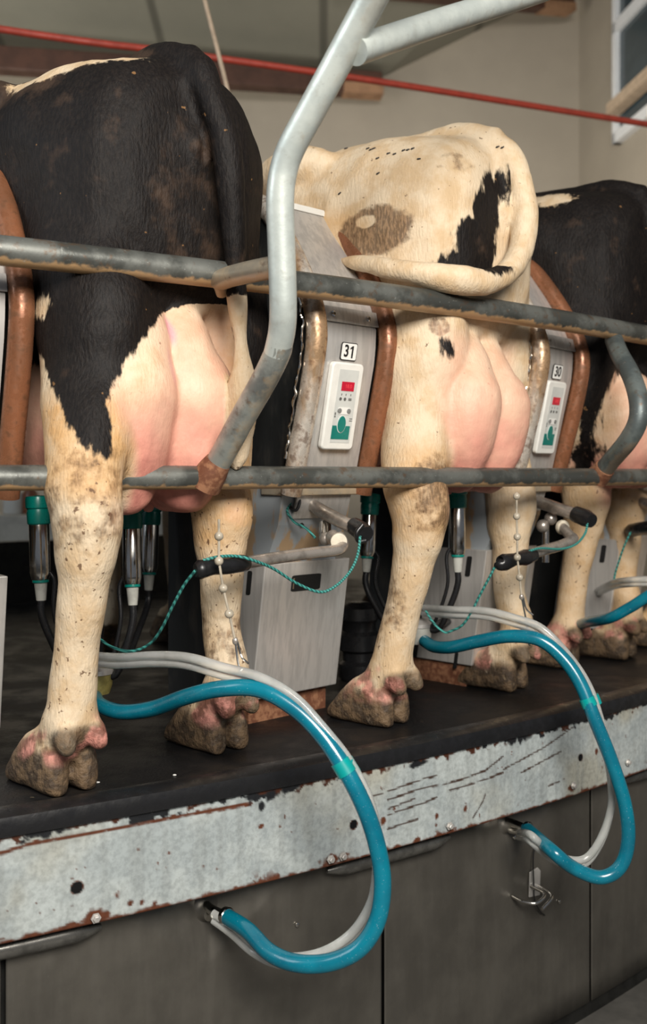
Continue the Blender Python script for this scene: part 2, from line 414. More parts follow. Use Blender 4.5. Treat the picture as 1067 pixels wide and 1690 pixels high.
# beams
def beam(name, a, b, h, wdt, label):
    a, b = Vector(a), Vector(b); d = (b - a).normalized(); sd = d.cross(Vector((0, 0, 1))).normalized() * wdt / 2; up = Vector((0, 0, h / 2))
    root = MB().hexa([a - sd - up, b - sd - up, b + sd - up, a + sd - up, a - sd + up, b - sd + up, b + sd + up, a + sd + up]).build(name, M['beam_brown'], bevel=.01)
    tag(root, label, 'beam')
    e = b - d * .35
    up2 = up * 1.02; sd2 = sd * 1.04
    o = MB().hexa([e - sd2 - up2, b - sd2 - up2 + d * .01, b + sd2 - up2 + d * .01, e + sd2 - up2, e - sd2 - up2 * .1, b - sd2 - up2 * .1 + d * .01, b + sd2 - up2 * .1 + d * .01, e + sd2 - up2 * .1]).build('end_cap', M['wood_end'], root)
    return root
beam('roof_beam', px(-120, 92, 8.2), px(628, 142, 8.75), .20, .16, 'dark brown roof beam running behind the black and white cows, pale cut end at right')
beam('roof_beam', px(560, -30, 7.6), px(940, 8, 8.7), .16, .14, 'short dark roof beam at top right meeting the cream gable wall')
t = MB().tube([px(-1800, -240, 4.0), px(-80, 36, 4.6), px(300, 88, 4.9), px(620, 134, 5.2), px(860, 172, 5.5), px(1105, 211, 5.8), px(1225, 229, 6.2)], .018, 10)
tag(t.build('overhead_cable', M['red_cable']), 'long red cable stretched across the hall above the cows', 'cable')
t = MB().tube([px(300, -150, 4.4), px(322, -60, 4.4), px(345, 30, 4.4), px(376, 152, 4.4), px(410, 300, 4.4), px(440, 420, 4.4)], .010, 8)
tag(t.build('hanging_cord', M['string']), 'pale thin cord hanging from the roof behind the black cow', 'cord')

# far counter with bottles, and the inner barrier
root = MB().box((-3.6, 6.1, FLOOR), (-.4, 6.6, kz(850, 6.1))).build('work_counter', M['pale_counter'], bevel=.01)
tag(root, 'pale counter far behind the cows, seen between their legs', 'counter')
bot = [('bottle_white', 15, .07), ('bottle_brown', 42, .05), ('bottle_white', 262, .05), ('bottle_green', 296, .06), ('bottle_brown', 322, .05)]
for (mname, x, r_) in bot:
    c = px(x, 850, 6.2); z = kz(850, 6.1)
    o = MB().lathe([(r_ * .9, 0), (r_, .01), (r_, .13), (r_ * .4, .17), (r_ * .38, .21), (0.001, .212)], (c.x, 6.3, z + .001), seg=14).build('bottle', M[mname])
    nm = {'bottle_white': 'white', 'bottle_brown': 'brown', 'bottle_green': 'green'}[mname]
    side = 'left of the black cow\'s left hind leg' if x < 100 else 'between the hind legs of the black cow'
    tag(o, 'blurred %s bottle on far counter seen %s' % (nm, side), 'bottle', 'bottles on the far counter')
def ring_band(r0, r1, z0, z1, t0, t1, n, mat, name):
    mb = MB(); V = []; Fc = []
    for i in range(n + 1):
        th = t0 + (t1 - t0) * i / n
        V += [pol(th, r0, z0), pol(th, r1, z0), pol(th, r1, z1), pol(th, r0, z1)]
    for i in range(n):
        a = i * 4; b = a + 4
        for k in range(4): Fc.append((a + k, a + (k + 1) % 4, b + (k + 1) % 4, b + k))
    Fc += [(0, 1, 2, 3), (n * 4 + 3, n * 4 + 2, n * 4 + 1, n * 4)]
    return mb.add(V, Fc).build(name, mat)
DT0, DT1 = -96, -34
mb_ = ring_band(5.0, 5.06, 0.0, .30, DT0, DT1, 60, M['frame_dark'], 'inner_barrier')
tag(mb_, 'low black inner barrier of the rotary platform in front of the cows\' heads', 'barrier')

# ------------------------------------------------------------------ the rotary platform
RE = 8.06
plat = empty('rotary_platform', pol(-56, 7.5, -.25)); plat_off = -plat.location
tag(plat, 'turning milking platform with black rubber deck and scuffed pale painted steel rim', 'milking platform')
def inplat(o, name=None):
    o.parent = plat; o.matrix_parent_inverse = Matrix.Translation(plat_off); return o
inplat(ring_band(4.9, RE - .012, -.06, 0.0, DT0, DT1, 120, M['deck_rubber'], 'deck'))
# rubber lip
mb = MB(); n = 160; prof = [(RE - .05, -.004), (RE - .045, .008), (RE - .012, .010), (RE + .004, .002), (RE + .008, -.012), (RE + .008, -.032), (RE, -.036), (RE - .05, -.036)]
V = [pol(DT0 + (DT1 - DT0) * i / n, r, z) for i in range(n + 1) for r, z in prof]; m_ = len(prof)
mb.add(V, [(i * m_ + k, i * m_ + (k + 1) % m_, (i + 1) * m_ + (k + 1) % m_, (i + 1) * m_ + k) for i in range(n) for k in range(m_)] + [tuple(range(m_)), tuple(n * m_ + k for k in range(m_ - 1, -1, -1))])
inplat(mb.build('edge_lip', M['black_rubber']))
# painted rim with rust, chipped paint and holes (dense mesh, painted marks belong to the steel)
FH = .196
def fascia():
    t0, t1 = -68.0, -42.0; dn = .0032
    nc = int(R(t1 - t0) * RE / dn); nr = int(FH / dn)
    th = np.radians(np.linspace(t0, t1, nc + 1)); zz = np.linspace(-.030, -.030 - FH, nr + 1)
    TH, ZZ = np.meshgrid(th, zz)
    s = TH * RE
    P2 = np.stack([s.ravel(), ZZ.ravel(), np.zeros(s.size)], 1)
    n1 = fbm(P2 * 18, 3); n2 = fbm(P2 * 60, 7); n3 = fbm(P2 * np.array([8, 90, 1]), 11); n4 = fbm(P2 * 5, 21); n5 = fbm(P2 * np.array([70, 7, 1]), 17)
    z = P2[:, 1]; ss = P2[:, 0]
    col = np.zeros((len(z), 3)); base = np.array([.44, .48, .47]); cool = np.array([.36, .40, .40]); yel = np.array([.38, .36, .28])
    k = sst(.35, .65, n1)[:, None]; col = base * (1 - k) + cool * k
    k = (sst(.5, .75, n4) * .7)[:, None]; col = col * (1 - k) + yel * k
    k = (sst(.45, .7, n5) * .35)[:, None]; col = col * (1 - k) + np.array([.26, .28, .27]) * k
    rust = np.array([.11, .035, .016]); blk = np.array([.012, .013, .015])
    def put(mask, c):
        nonlocal col
        m3 = np.clip(mask, 0, 1)[:, None]; col = col * (1 - m3) + c * m3
    put(sst(.82, .86, n2) * .8, rust)                                             # small chips
    bot = -.030 - FH
    put(sst(.0, .006, (n2 * .016 + .000) - (z - bot)) , rust)                       # rusty bottom edge
    put(sst(.60, .66, n1) * sst(.58, .64, n2) * sst(.035, .0, z - bot) , rust)
    put(sst(.0, .006, (n2 - .25) * .045 + .0 - (-.030 - z)), rust * .6)            # chipped top edge
    put(sst(.52, .55, n1) * sst(.0, .004, (n2 * .035) - (-.030 - z)), blk)
    # long scratches
    def px2s(x, y):
        th_, Y = theta_at(x, RE); return R(th_) * RE, EYE + (HZ - y) * Y / F
    def line(pts, wd_, c=rust, br=.3):
        q = [px2s(*p) for p in pts]; d = np.full(len(z), 9.0)
        for (a, b) in zip(q[:-1], q[1:]):
            vx, vz = b[0] - a[0], b[1] - a[1]; L2 = vx * vx + vz * vz
            u = np.clip(((ss - a[0]) * vx + (z - a[1]) * vz) / L2, 0, 1)
            d = np.minimum(d, np.hypot(ss - a[0] - u * vx, z - a[1] - u * vz))
        d = d + (n2 - .5) * wd_ * 1.6
        put(sst(wd_, wd_ * .5, d) * sst(br, br + .12, n1), c)
    line([(0, 1408), (50, 1392), (130, 1378), (200, 1366), (300, 1346), (415, 1326)], .0045, br=.1)
    for L in ([(640, 1320), (690, 1303), (750, 1290), (800, 1272), (830, 1248)], [(640, 1345), (700, 1325), (720, 1316)], [(640, 1368), (690, 1352)],
              [(740, 1305), (790, 1290), (830, 1275)], [(830, 1270), (900, 1232), (945, 1200)], [(610, 1316), (700, 1285), (720, 1280)], [(860, 1275), (925, 1240)], [(780, 1350), (795, 1325), (800, 1312)],
              [(640, 1335), (685, 1318)], [(905, 1297), (922, 1290)]):
        line(L, .0028, np.array([.06, .035, .025]), .1)
    def blob(x, y, r_, c=rust, sx=1.0):
        a = px2s(x, y); d = np.hypot((ss - a[0]) / sx, z - a[1]) + (n2 - .5) * r_ * 1.6
        put(sst(r_, r_ * .6, d), c)
    for (x, y, r_, sx) in ((20, 1372, .012, .8), (192, 1478, .012, .7), (234, 1488, .009, .8), (255, 1492, .008, 1), (215, 1490, .006, 1), (160, 1512, .016, 2), (110, 1535, .012, 4), (470, 1348, .006, .6), (462, 1364, .006, .6),
                           (633, 1355, .010, .8), (720, 1346, .011, .8), (720, 1362, .008, .8), (768, 1332, .012, .7), (791, 1345, .010, .4), (687, 1388, .010, 1), (545, 1420, .012, 2), (570, 1412, .008, 2), (744, 1368, .010, 1.5),
                           (984, 1240, .010, .8), (650, 1335, .006, 1), (725, 1243, .008, .6), (943, 1300, .010, 1.6), (228, 1402, .004, 1), (278, 1408, .004, 1), (260, 1425, .003, 1), (358, 1434, .004, 1), (335, 1430, .003, 1), (60, 1490, .004, 1), (430, 1365, .006, 1.5)):
        blob(x, y, r_, rust, sx)
    for (x, y, r_, sx) in ((380, 1305, .016, 1.2), (420, 1312, .02, 1.0), (450, 1310, .018, 1.5), (480, 1298, .015, 2), (430, 1330, .012, .8), (520, 1275, .012, 1), (870, 1210, .02, 1.4), (845, 1222, .014, 1), (900, 1200, .016, 1.2), (800, 1232, .008, 1.2), (350, 1315, .012, 1.5), (300, 1322, .010, 2), (270, 1330, .006, 2), (690, 1260, .01, 3)):
        blob(x, y, r_, blk, sx)
    for (x, y, r_) in ((127, 1465, .0125), (583, 1361, .011), (957, 1250, .010)):
        a = px2s(x, y); d = np.hypot(ss - a[0], z - a[1]); put(sst(r_ * 1.15, r_ * .95, d), rust); put(sst(r_, r_ * .9, d), blk * .2)
    # soft dent relief + thickness
    r = RE + (n4 - .5) * .004
    X = CX + r * np.cos(TH.ravel()); Yv = CY + r * np.sin(TH.ravel())
    V = np.stack([X, Yv, z], 1)
    idx = np.arange((nr + 1) * (nc + 1)).reshape(nr + 1, nc + 1)
    Q = np.stack([idx[:-1, :-1], idx[1:, :-1], idx[1:, 1:], idx[:-1, 1:]], -1).reshape(-1, 4)
    me = bpy.data.meshes.new('painted_rim')
    me.vertices.add(len(V)); me.vertices.foreach_set('co', V.ravel())
    me.loops.add(Q.size); me.polygons.add(len(Q)); me.loops.foreach_set('vertex_index', Q.ravel())
    me.polygons.foreach_set('loop_start', np.arange(0, Q.size, 4)); me.polygons.foreach_set('use_smooth', [True] * len(Q)); me.update()
    a = me.attributes.new('tint', 'FLOAT_COLOR', 'POINT'); a.data.foreach_set('color', np.c_[col, np.ones(len(col))].ravel())
    me.materials.append(M['fascia_paint']); o = bpy.data.objects.new('painted_rim', me); COL.objects.link(o)
    sm = o.modifiers.new('solid', 'SOLIDIFY'); sm.thickness = .012; sm.offset = -1
    # make sure faces look outward
    return o
fa = inplat(fascia())
for (x, z_) in [(382, -.048), (415, -.046), (444, -.044), (474, -.042), (500, -.04)]:      # remaining black coating squares
    pass
# bolts along the bottom of the rim
for (x, y) in ((158, 1515), (545, 1418), (565, 1413), (741, 1363), (945, 1296), (1035, 1258)):
    p = onr(x, y, RE + .004); th, _ = theta_at(x, RE); ax = Vector((math.cos(R(th)), math.sin(R(th)), 0))
    inplat(MB().lathe([(.010, 0), (.010, .003), (.0065, .0032), (.0065, .009), (.005, .010)], p, ax, 6).build('bolt', M['stainless'], smooth=False))

# stainless skirt panels under the rim, one per stall
RS = 7.985
seams = [theta_at(x, RS)[0] for x in (-560, 245, 640 - 0, 972, 1230)]
seams = [-76.0, -69.4, -63.6, -57.9, -52.2, theta_at(972, RS)[0], theta_at(972, RS)[0] + 5.6]
NZ = [(345, 1505, 0), (838, 1362, 1)]
nozth = [theta_at(345, RS)[0], theta_at(838, RS)[0]]
seams = [nozth[0] - 9.4, nozth[0] - 3.4, nozth[0] + 2.9, nozth[1] + 2.42, nozth[1] + 8.2]
seams = [nozth[0] - 8.9, nozth[0] - 3.0, theta_at(630, RS)[0], theta_at(972, RS)[0], theta_at(972, RS)[0] + 6.0]
where = ['at far left below the scuffed rim', 'carrying the hose spigots nearest the camera', 'carrying the farther hose spigots and wire hook', 'right of the vertical seam at the right edge']
for i in range(4):
    a, b = seams[i] + .035, seams[i + 1] - .035
    nn = 170; zs = np.r_[np.linspace(-.222, -.50, 60), np.linspace(-.52, FLOOR + .06, 6)]; V = []
    nz = [t_ for t_ in nozth if a < t_ < b]
    for z in zs:
        for k in range(nn + 1):
            th = a + (b - a) * k / nn; r = RS
            if nz:       # shallow pressed pyramid round the spigots
                ds = R(th - nz[0]) * RS; half = .235 + 1.35 * (z + .225)
                r -= .018 * min(1, max(0, (half - abs(ds)) / .15))
            V.append(pol(th, r, z))
    Fc = [(j * (nn + 1) + k, (j + 1) * (nn + 1) + k, (j + 1) * (nn + 1) + k + 1, j * (nn + 1) + k + 1) for j in range(len(zs) - 1) for k in range(nn)]
    o = MB().add(V, Fc).build('skirt_panel', M['skirt_steel'], angle=12)
    sm = o.modifiers.new('solid', 'SOLIDIFY'); sm.thickness = .004
    tag(o, 'dark brushed steel skirt panel ' + where[i], 'panel', 'steel skirt panels under the platform rim')
ring_band(RS - .07, RS - .02, FLOOR, -.215, DT0, DT1, 60, M['frame_dark'], 'wall_skirt_backing')['kind'] = 'structure'
# bumper bars under the rim
def bumper(x0, x1, label):
    t0 = theta_at(x0, RS + .02)[0] if x0 > -300 else -66.5; t1 = theta_at(x1, RS + .02)[0]
    pts = [pol(t0 + (t1 - t0) * i / 14, RS + .026, -.258) for i in range(15)]
    root = MB().tube(pts, [.006, .014, .019] + [.019] * 9 + [.019, .014, .006], 12, 1).build('bumper_bar', M['steel_bar'])
    MB().lathe([(.012, 0), (.012, .004), (.006, .005), (.006, .012)], pts[1] + Vector((0, 0, .016)), (0, 0, 1), 6).build('bolt', M['chrome'], root)
    tag(root, label, 'bumper bar', 'bumper bars under the rim')
bumper(-150, 165, 'steel bumper bar under the rim at the far left')
bumper(536, 738, 'rounded steel bumper bar under the rim behind the nearest blue hose loop')
bumper(1012, 1240, 'steel bumper bar under the rim at the right edge')
# small screws on panels
for (x, y) in ((490, 1526), (655, 1382 + 0), (922, 1488), (848, 1382)):
    p = onr(x, y, RS + .006); th, _ = theta_at(x, RS); ax = Vector((math.cos(R(th)), math.sin(R(th)), 0))
    tag(MB().lathe([(.005, 0), (.005, .003), (.003, .004)], p, ax, 10).build('panel_screw', M['chrome']), 'small screw in steel skirt panel at %s' % {490: 'lower left behind the big blue loop', 655: 'the upper middle', 922: 'right of the wire hook', 848: 'just under the farther hose spigots'}[x], 'screw', 'screws in the skirt')
# wire hook bracket
hb = onr(878, 1455, RS + .002); th, _ = theta_at(878, RS); ra = Vector((math.cos(R(th)), math.sin(R(th)), 0)); ta = Vector((-ra.y, ra.x, 0)); up = Vector((0, 0, 1))
fn = lambda u, v, d: hb + ta * u * 1.35 + up * v * 1.3 + ra * (d + .004)
hk = MB().prism([(-.016, -.026), (.016, -.030), (.018, .020), (.010, .028), (-.014, .024)], fn, 0, .004).build('wire_hook', M['stainless'], bevel=.001)
tag(hk, 'small steel wire hook bracket on skirt panel below the farther hose spigots', 'hook')
MB().tube([fn(-.012, -.004, .004), fn(-.012, -.008, .05), fn(-.045, -.014, .06), fn(-.060, -.014, .03), fn(-.062, -.012, 0)], .0046, 10, 5).build('wire', M['chrome'], hk)
MB().tube([fn(.012, -.010, .004), fn(.01, -.018, .05), fn(-.03, -.03, .062)], .0046, 10, 5).build('wire', M['chrome'], hk)
MB().tube([fn(-.0, .075, .004), fn(-.012, .05, .012), fn(-.010, .0, .012), fn(-.008, -.03, .012), fn(.012, -.06, .008), fn(.03, -.075, .004)], .0018, 6, 5).build('cable', M['black_rubber'], hk)

for (x, y, Y, r_) in ((211, 1305, 1.905, .011), (160, 1292, 1.93, .006), (288, 1280, 1.97, .004)):
    mb = MB().ball((0, 0, .0008), (r_, r_ * .55, .0016), 14); c = px(x, y, EYE * F / (y - HZ)); o = mb.build('milk_drop', M['plate_white']); o.location = (c.x, c.y, 0.0004)
    tag(o, {211: 'largest white milk drop on black deck near its edge', 160: 'small white milk drop on deck right of the near hoof', 288: 'tiny pale drop on the deck below the black cow\'s right hoof'}[x], 'drop', 'spilt milk drops on the deck')

# ------------------------------------------------------------------ rump rails, on a circle
RR = 8.0
def rail(name, z, r, label):
    pts = [pol(-72 + 36 * i / 90, RR, z) for i in range(91)]
    o = MB().tube(pts, r, 20, 1).build(name, M['rail_steel']); tag(o, label, 'rail'); return o
rail('rump_rail', EYE - .004, .0245, 'lower horizontal steel rail crossing in front of the cows\' hocks')
rail('rump_rail', EYE + .42, .0285, 'upper thick steel rail crossing in front of the cows\' thighs')
# big bent galvanised post
ta_, Yb = theta_at(350, RR)
root = MB().tube([px(457, 583, 1.835), px(465, 545, 1.81), px(467, 500, 1.79), px(464, 400, 1.77), px(462, 330, 1.755), px(467, 285, 1.745), px(480, 245, 1.73), px(515, 180, 1.70), px(560, 97, 1.66), px(598, 27, 1.62), px(650, -68, 1.56), px(740, -230, 1.50), px(800, -380, 1.48)], .0255, 22, 5).build('bent_post', M['galvanised'])
tag(root, 'large pale galvanised bent pipe rising from lower rail past the upper rail', 'pipe post')
MB().tube([px(343, 789, 2.015), px(363, 758, 1.99), px(400, 690, 1.93), px(437, 625, 1.87), px(457.5, 582, 1.8345), px(461, 567, 1.824)], .0256, 22, 5).build('lower_pipe', M['galvanised_worn'], root)
MB().tube([px(586, 84, 1.64), px(650, 62, 1.72), px(740, 32, 1.83), px(880, -12, 2.02), px(960, -40, 2.1), px(1300, -150, 2.6), px(1700, -290, 3.2)], .0245, 20, 4).build('branch_pipe', M['galvanised'], root)
MB().tube([px(362, 463, 2.01), px(385, 455, 1.94), px(420, 447, 1.86), px(458, 440, 1.79)], .0215, 18, 3).build('stub_pipe', M['stub_tan'], root)
MB().tube([px(337, 800, 2.012), px(350, 778, 2.0), px(360, 762, 1.992)], [.036, .033, .027], 16, 3).build('weld', M['rust'], root)
MB().tube([px(362, 440, 2.03), px(363, 462, 2.005), px(366, 486, 2.03)], [.012, .018, .012], 12, 4).build('weld', M['stub_tan'], root)
# farther bent pipe at the right
Ya = theta_at(1015, RR)[1]; Yc = theta_at(988, RR)[1]
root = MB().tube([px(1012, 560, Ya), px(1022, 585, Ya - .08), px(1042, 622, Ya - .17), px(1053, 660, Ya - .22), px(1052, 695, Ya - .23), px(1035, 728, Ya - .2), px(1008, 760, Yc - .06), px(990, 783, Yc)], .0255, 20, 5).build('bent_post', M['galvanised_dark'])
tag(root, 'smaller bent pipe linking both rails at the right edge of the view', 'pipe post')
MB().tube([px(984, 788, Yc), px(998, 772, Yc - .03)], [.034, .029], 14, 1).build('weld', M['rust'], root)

# ------------------------------------------------------------------ bail cabinets
def stall_frame(th, r, off=8.0):
    a = abs(th) - off; return pol(th, r, 0), R(180 - a)
def rrect(u0, v0, u1, v1, r, n=4):
    o = []
    for (cu, cv, s) in ((u1 - r, v1 - r, 0), (u0 + r, v1 - r, 90), (u0 + r, v0 + r, 180), (u1 - r, v0 + r, 270)):
        for k in range(n + 1):
            a = R(s + 90 * k / n); o.append((cu + r * math.cos(a), cv + r * math.sin(a)))
    return o
def face_x(z):     # forward offset of the front profile
    pr = [(0.0, .225), (.40, .165), (.50, .115), (.64, .070), (.90, .008), (.97, .0), (1.03, .016), (1.14, .08), (1.26, .160), (1.34, .21)]
    for (z0, x0), (z1, x1) in zip(pr[:-1], pr[1:]):
        if z <= z1: return x0 + (x1 - x0) * (z - z0) / (z1 - z0)
    return pr[-1][1]
def bail(th, number, label, mats=('bail_pipe', 'bail_pipe_brown')):
    loc, rz = stall_frame(th, 7.90)
    root = empty('bail_cabinet', loc, rz); tag(root, label, 'cabinet', 'numbered bail cabinets between the cows')
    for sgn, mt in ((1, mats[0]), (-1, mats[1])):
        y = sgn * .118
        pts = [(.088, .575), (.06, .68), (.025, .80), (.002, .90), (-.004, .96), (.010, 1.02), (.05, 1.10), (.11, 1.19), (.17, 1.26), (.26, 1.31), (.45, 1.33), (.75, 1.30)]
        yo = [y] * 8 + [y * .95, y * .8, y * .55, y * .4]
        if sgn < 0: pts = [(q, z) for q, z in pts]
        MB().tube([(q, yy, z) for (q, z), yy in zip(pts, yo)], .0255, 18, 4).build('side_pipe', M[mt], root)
    # black side sheet and body
    for sgn in (1, -1):
        y0, y1 = sgn * .113, sgn * .125
        pr = [(.31, .02), (.29, .40), (.26, .60), (.085, .60), (.06, .68), (.025, .80), (.002, .92), (.002, .98), (.03, 1.06), (.11, 1.18), (.17, 1.25), (.60, 1.27), (.60, .02)]
        mb = MB().prism([(q + .008, z) for q, z in pr], lambda u, v, d: (u, d, v), min(y0, y1), max(y0, y1))
        mb.build('side_sheet', M['black_panel'], root, smooth=False)
    # bead of dried sealant along the left pipe
    # upper hood
    def panel(z0, z1, hw, off, mat, name, nseg=6, th_=.006, parent=None, hw1=None):
        mb = MB(); V = []; hw1 = hw1 or hw
        for k in range(nseg + 1):
            z = z0 + (z1 - z0) * k / nseg; x = face_x(z) + off; h_ = hw + (hw1 - hw) * k / nseg
            V += [(x, -h_, z), (x, h_, z), (x + th_, h_, z), (x + th_, -h_, z)]
        Fc = []
        for k in range(nseg):
            a = k * 4; b = a + 4
            for q in range(4): Fc.append((a + q, a + (q + 1) % 4, b + (q + 1) % 4, b + q))
        Fc += [(0, 1, 2, 3), (nseg * 4 + 3, nseg * 4 + 2, nseg * 4 + 1, nseg * 4)]
        return mb.add(V, Fc).build(name, mat, parent or root, angle=30)
    panel(1.0, 1.30, .100, .012, M['stainless'], 'hood')
    MB().prism([(1.295, -.09), (1.295, .09), (1.31, .08), (1.31, -.08)], lambda u, v, d: (face_x(1.30) + d, v, u), .005, .30).build('hood_top', M['white_plastic'], root)
    fp = panel(.515, 1.02, .089, .006, M['stainless'], 'front_panel', 12)
    MB().box((face_x(.60), -.135, .572), (face_x(.60) + .10, .135, .60)).build('foot_bracket', M['stub_tan'], root, bevel=.003)
    panel(.985, 1.022, .091, -.004, M['stainless'], 'top_strip', 2)
    # face coordinates: u to the right, v up along the face from z 0.64..0.97
    A = Vector((face_x(.66), 0, .66)); B = Vector((face_x(.96), 0, .96)); vdir = (B - A).normalized(); outw = Vector((-vdir.z, 0, vdir.x))
    fpn = lambda u, v, d: A + Vector((0, -u, 0)) + vdir * v + outw * (d + .001 - .006)
    for u in (-.058, .058):
        MB().lathe([(.007, 0), (.007, .003), (.004, .004), (.004, .006)], (face_x(1.005) - .004, u, 1.003), (-1, 0, .1), 12).build('screw', M['chrome'], root)
        MB().lathe([(.005, 0), (.004, .005)], (face_x(.50) + .004, u, .50), (-1, 0, -.3), 10).build('screw', M['frame_dark'], root)
    # number plate
    np_ = MB().prism(rrect(-.030, .243, .022, .286, .005), fpn, .006, .008).build('number_plate', M['ink'], root)
    MB().prism(rrect(-.0280, .2450, .0200, .2840, .004), fpn, .007, .0088).build('plate_face', M['plate_white'], np_)
    if number == '31':
        text_mesh('number', '3', .040, lambda x, y, z: fpn(x - .0135, y + .2645, .0092 + z), M['ink'], np_, squash=.85, bold=.0007)
        MB().prism([(.0040, -.0142), (.0085, -.0142), (.0085, .0148), (.0052, .0148), (-.0015, .0098), (-.0015, .0062), (.0040, .0090)], lambda u, v, d: fpn(u, v + .2640, d), .0086, .0098).build('number', M['ink'], np_, smooth=False)
    else:
        text_mesh('number', number, .040, lambda x, y, z: fpn(x - .004, y + .2645, .0092 + z), M['ink'], np_, squash=.90, bold=.0007)
    # controller
    cb = MB().prism(rrect(-.060, .026, .044, .238, .012), fpn, .004, .020)
    ctrl = cb.build('controller', M['white_plastic'], root, bevel=.004)
    MB().prism(rrect(-.036, .044, .028, .222, .002), fpn, .0202, .0208).build('keypad', M['label_grey'], ctrl)
    MB().prism(rrect(-.024, .171, .017, .193, .0005), fpn, .021, .0218).build('display', M['display_red'], ctrl)
    text_mesh('display_digits', '18.0' if number == '31' else '0.0', .013, lambda x, y, z: fpn(x - .002, y + .182, .0221 + z), M['display_digits'], ctrl, .0002)
    def sym(mb_): mb_.build('symbol', M['ink_soft'], ctrl)
    for u in (-.020, -.006, .010): sym(MB().prism([(u + .0014 * math.cos(k), .162 + .003 * math.sin(k)) for k in (0, 1, 2, 3, 4, 5)], fpn, .0212, .0218))
    for u in (-.022, -.0075): sym(MB().lathe([(.0042, 0), (.0042, .0006), (.003, .0006), (.003, 0)], fpn(u, .151, .0212), outw, 14))
    for q in ((.004, .148, .014, .154), (.017, .103, .026, .105), (.017, .098, .026, .100), (-.034, .106, -.030, .110), (-.034, .112, -.030, .118)):
        sym(MB().prism(rrect(*q, .0005), fpn, .0212, .0217))
    MB().prism(rrect(-.025, .114, .016, .131, .006), fpn, .0212, .0222).build('rocker_frame', M['plate_white'], ctrl)
    for u in (-.020, .010): MB().lathe([(.0065, 0), (.006, .002), (.003, .0026)], fpn(u, .1225, .0215), outw, 16).build('key', M['key_grey'], ctrl)
    MB().prism(rrect(-.036, .053, .022, .086, .0006), fpn, .0211, .0219).build('start_field', M['teal_print'], ctrl)
    el = lambda a, b: [(-.008 + a * math.cos(R(k * 15)), .090 + b * math.sin(R(k * 15))) for k in range(24)]
    MB().prism(el(.0145, .0215), fpn, .0216, .0226).build('start_button_ring', M['plate_white'], ctrl)
    MB().prism(el(.0130, .0200), fpn, .0220, .0240).build('start_button', M['teal_print'], ctrl, bevel=.0006)
    # lower box
    def box_pt(u, v, d): 
        z = .065 + v * .34; return (face_x(z) - .006 + d, -u, z)
    lb = MB().prism([(-.142, 0), (.142, 0), (.142, 1), (-.142, 1)], box_pt, 0, .20).build('lower_box', M['stainless'], root, smooth=False, bevel=.003)
    MB().prism(rrect(-.052, .78, .045, .90, .01), box_pt, -.003, .001).build('window_label', M['ink'], lb, smooth=False)
    MB().prism([(-.048, .80), (-.044, .80), (-.044, .88), (-.048, .88)], box_pt, -.0035, -.002).build('label_edge', M['chrome'], lb, smooth=False)
    MB().prism([(-.13, 0), (.13, 0), (.13, .06), (-.13, .06)], lambda u, v, d: (face_x(.04) + .02 + d, -u, v), 0, .2).build('plinth', M['rust'], root, smooth=False)
    for (f0, z0, f1, z1) in ((.045, .325, .062, .385), (.05, .05, .062, .10)):
        o = MB().prism(rrect(f0, z0, f1, z1, .005), lambda u, v, d: (face_x(v) - .006 + u, d, v), .1415, .1435); o.build('slot', M['ink'], lb, smooth=False)
    # sloping dirty plate between box and front panel
    MB().prism([(.17, .405), (.125, .50), (.11, .575), (.30, .60), (.30, .405)], lambda u, v, d: (u, d, v), -.10, .128).build('valve_housing', M['dirty_galv'], root, smooth=False)
    return root
BAILS = [(-62.4, '32', 'numbered stainless bail cabinet cut off by the left edge, only its pipe and side shown'),
         (-55.9, '31', 'stainless bail cabinet numbered 31 with controller, red display and green button'),
         (-50.35, '30', 'stainless bail cabinet numbered 30 with controller, between white cow and far black cow'),
         (-45.2, '29', 'bail cabinet at the far right edge, mostly out of view')]
bails = [bail(*b) for b in BAILS]
# crusted sealant bead on the left pipes of the two cabinets in view
for bi, (bx, bl) in enumerate(((1, 31), (2, 30))):
    pts = []; rb = random.Random(bx); rads = []
    for k in range(40):
        z = .66 + .42 * k / 39; x = face_x(z) - .002; pts.append((x + .012 + rb.uniform(-.003, .003), .147 + rb.uniform(-.003, .003), z)); rads.append(rb.uniform(.002, .005))
    MB().tube(pts, rads, 8, 2).build('sealant_bead', M['chrome'], bails[bx])

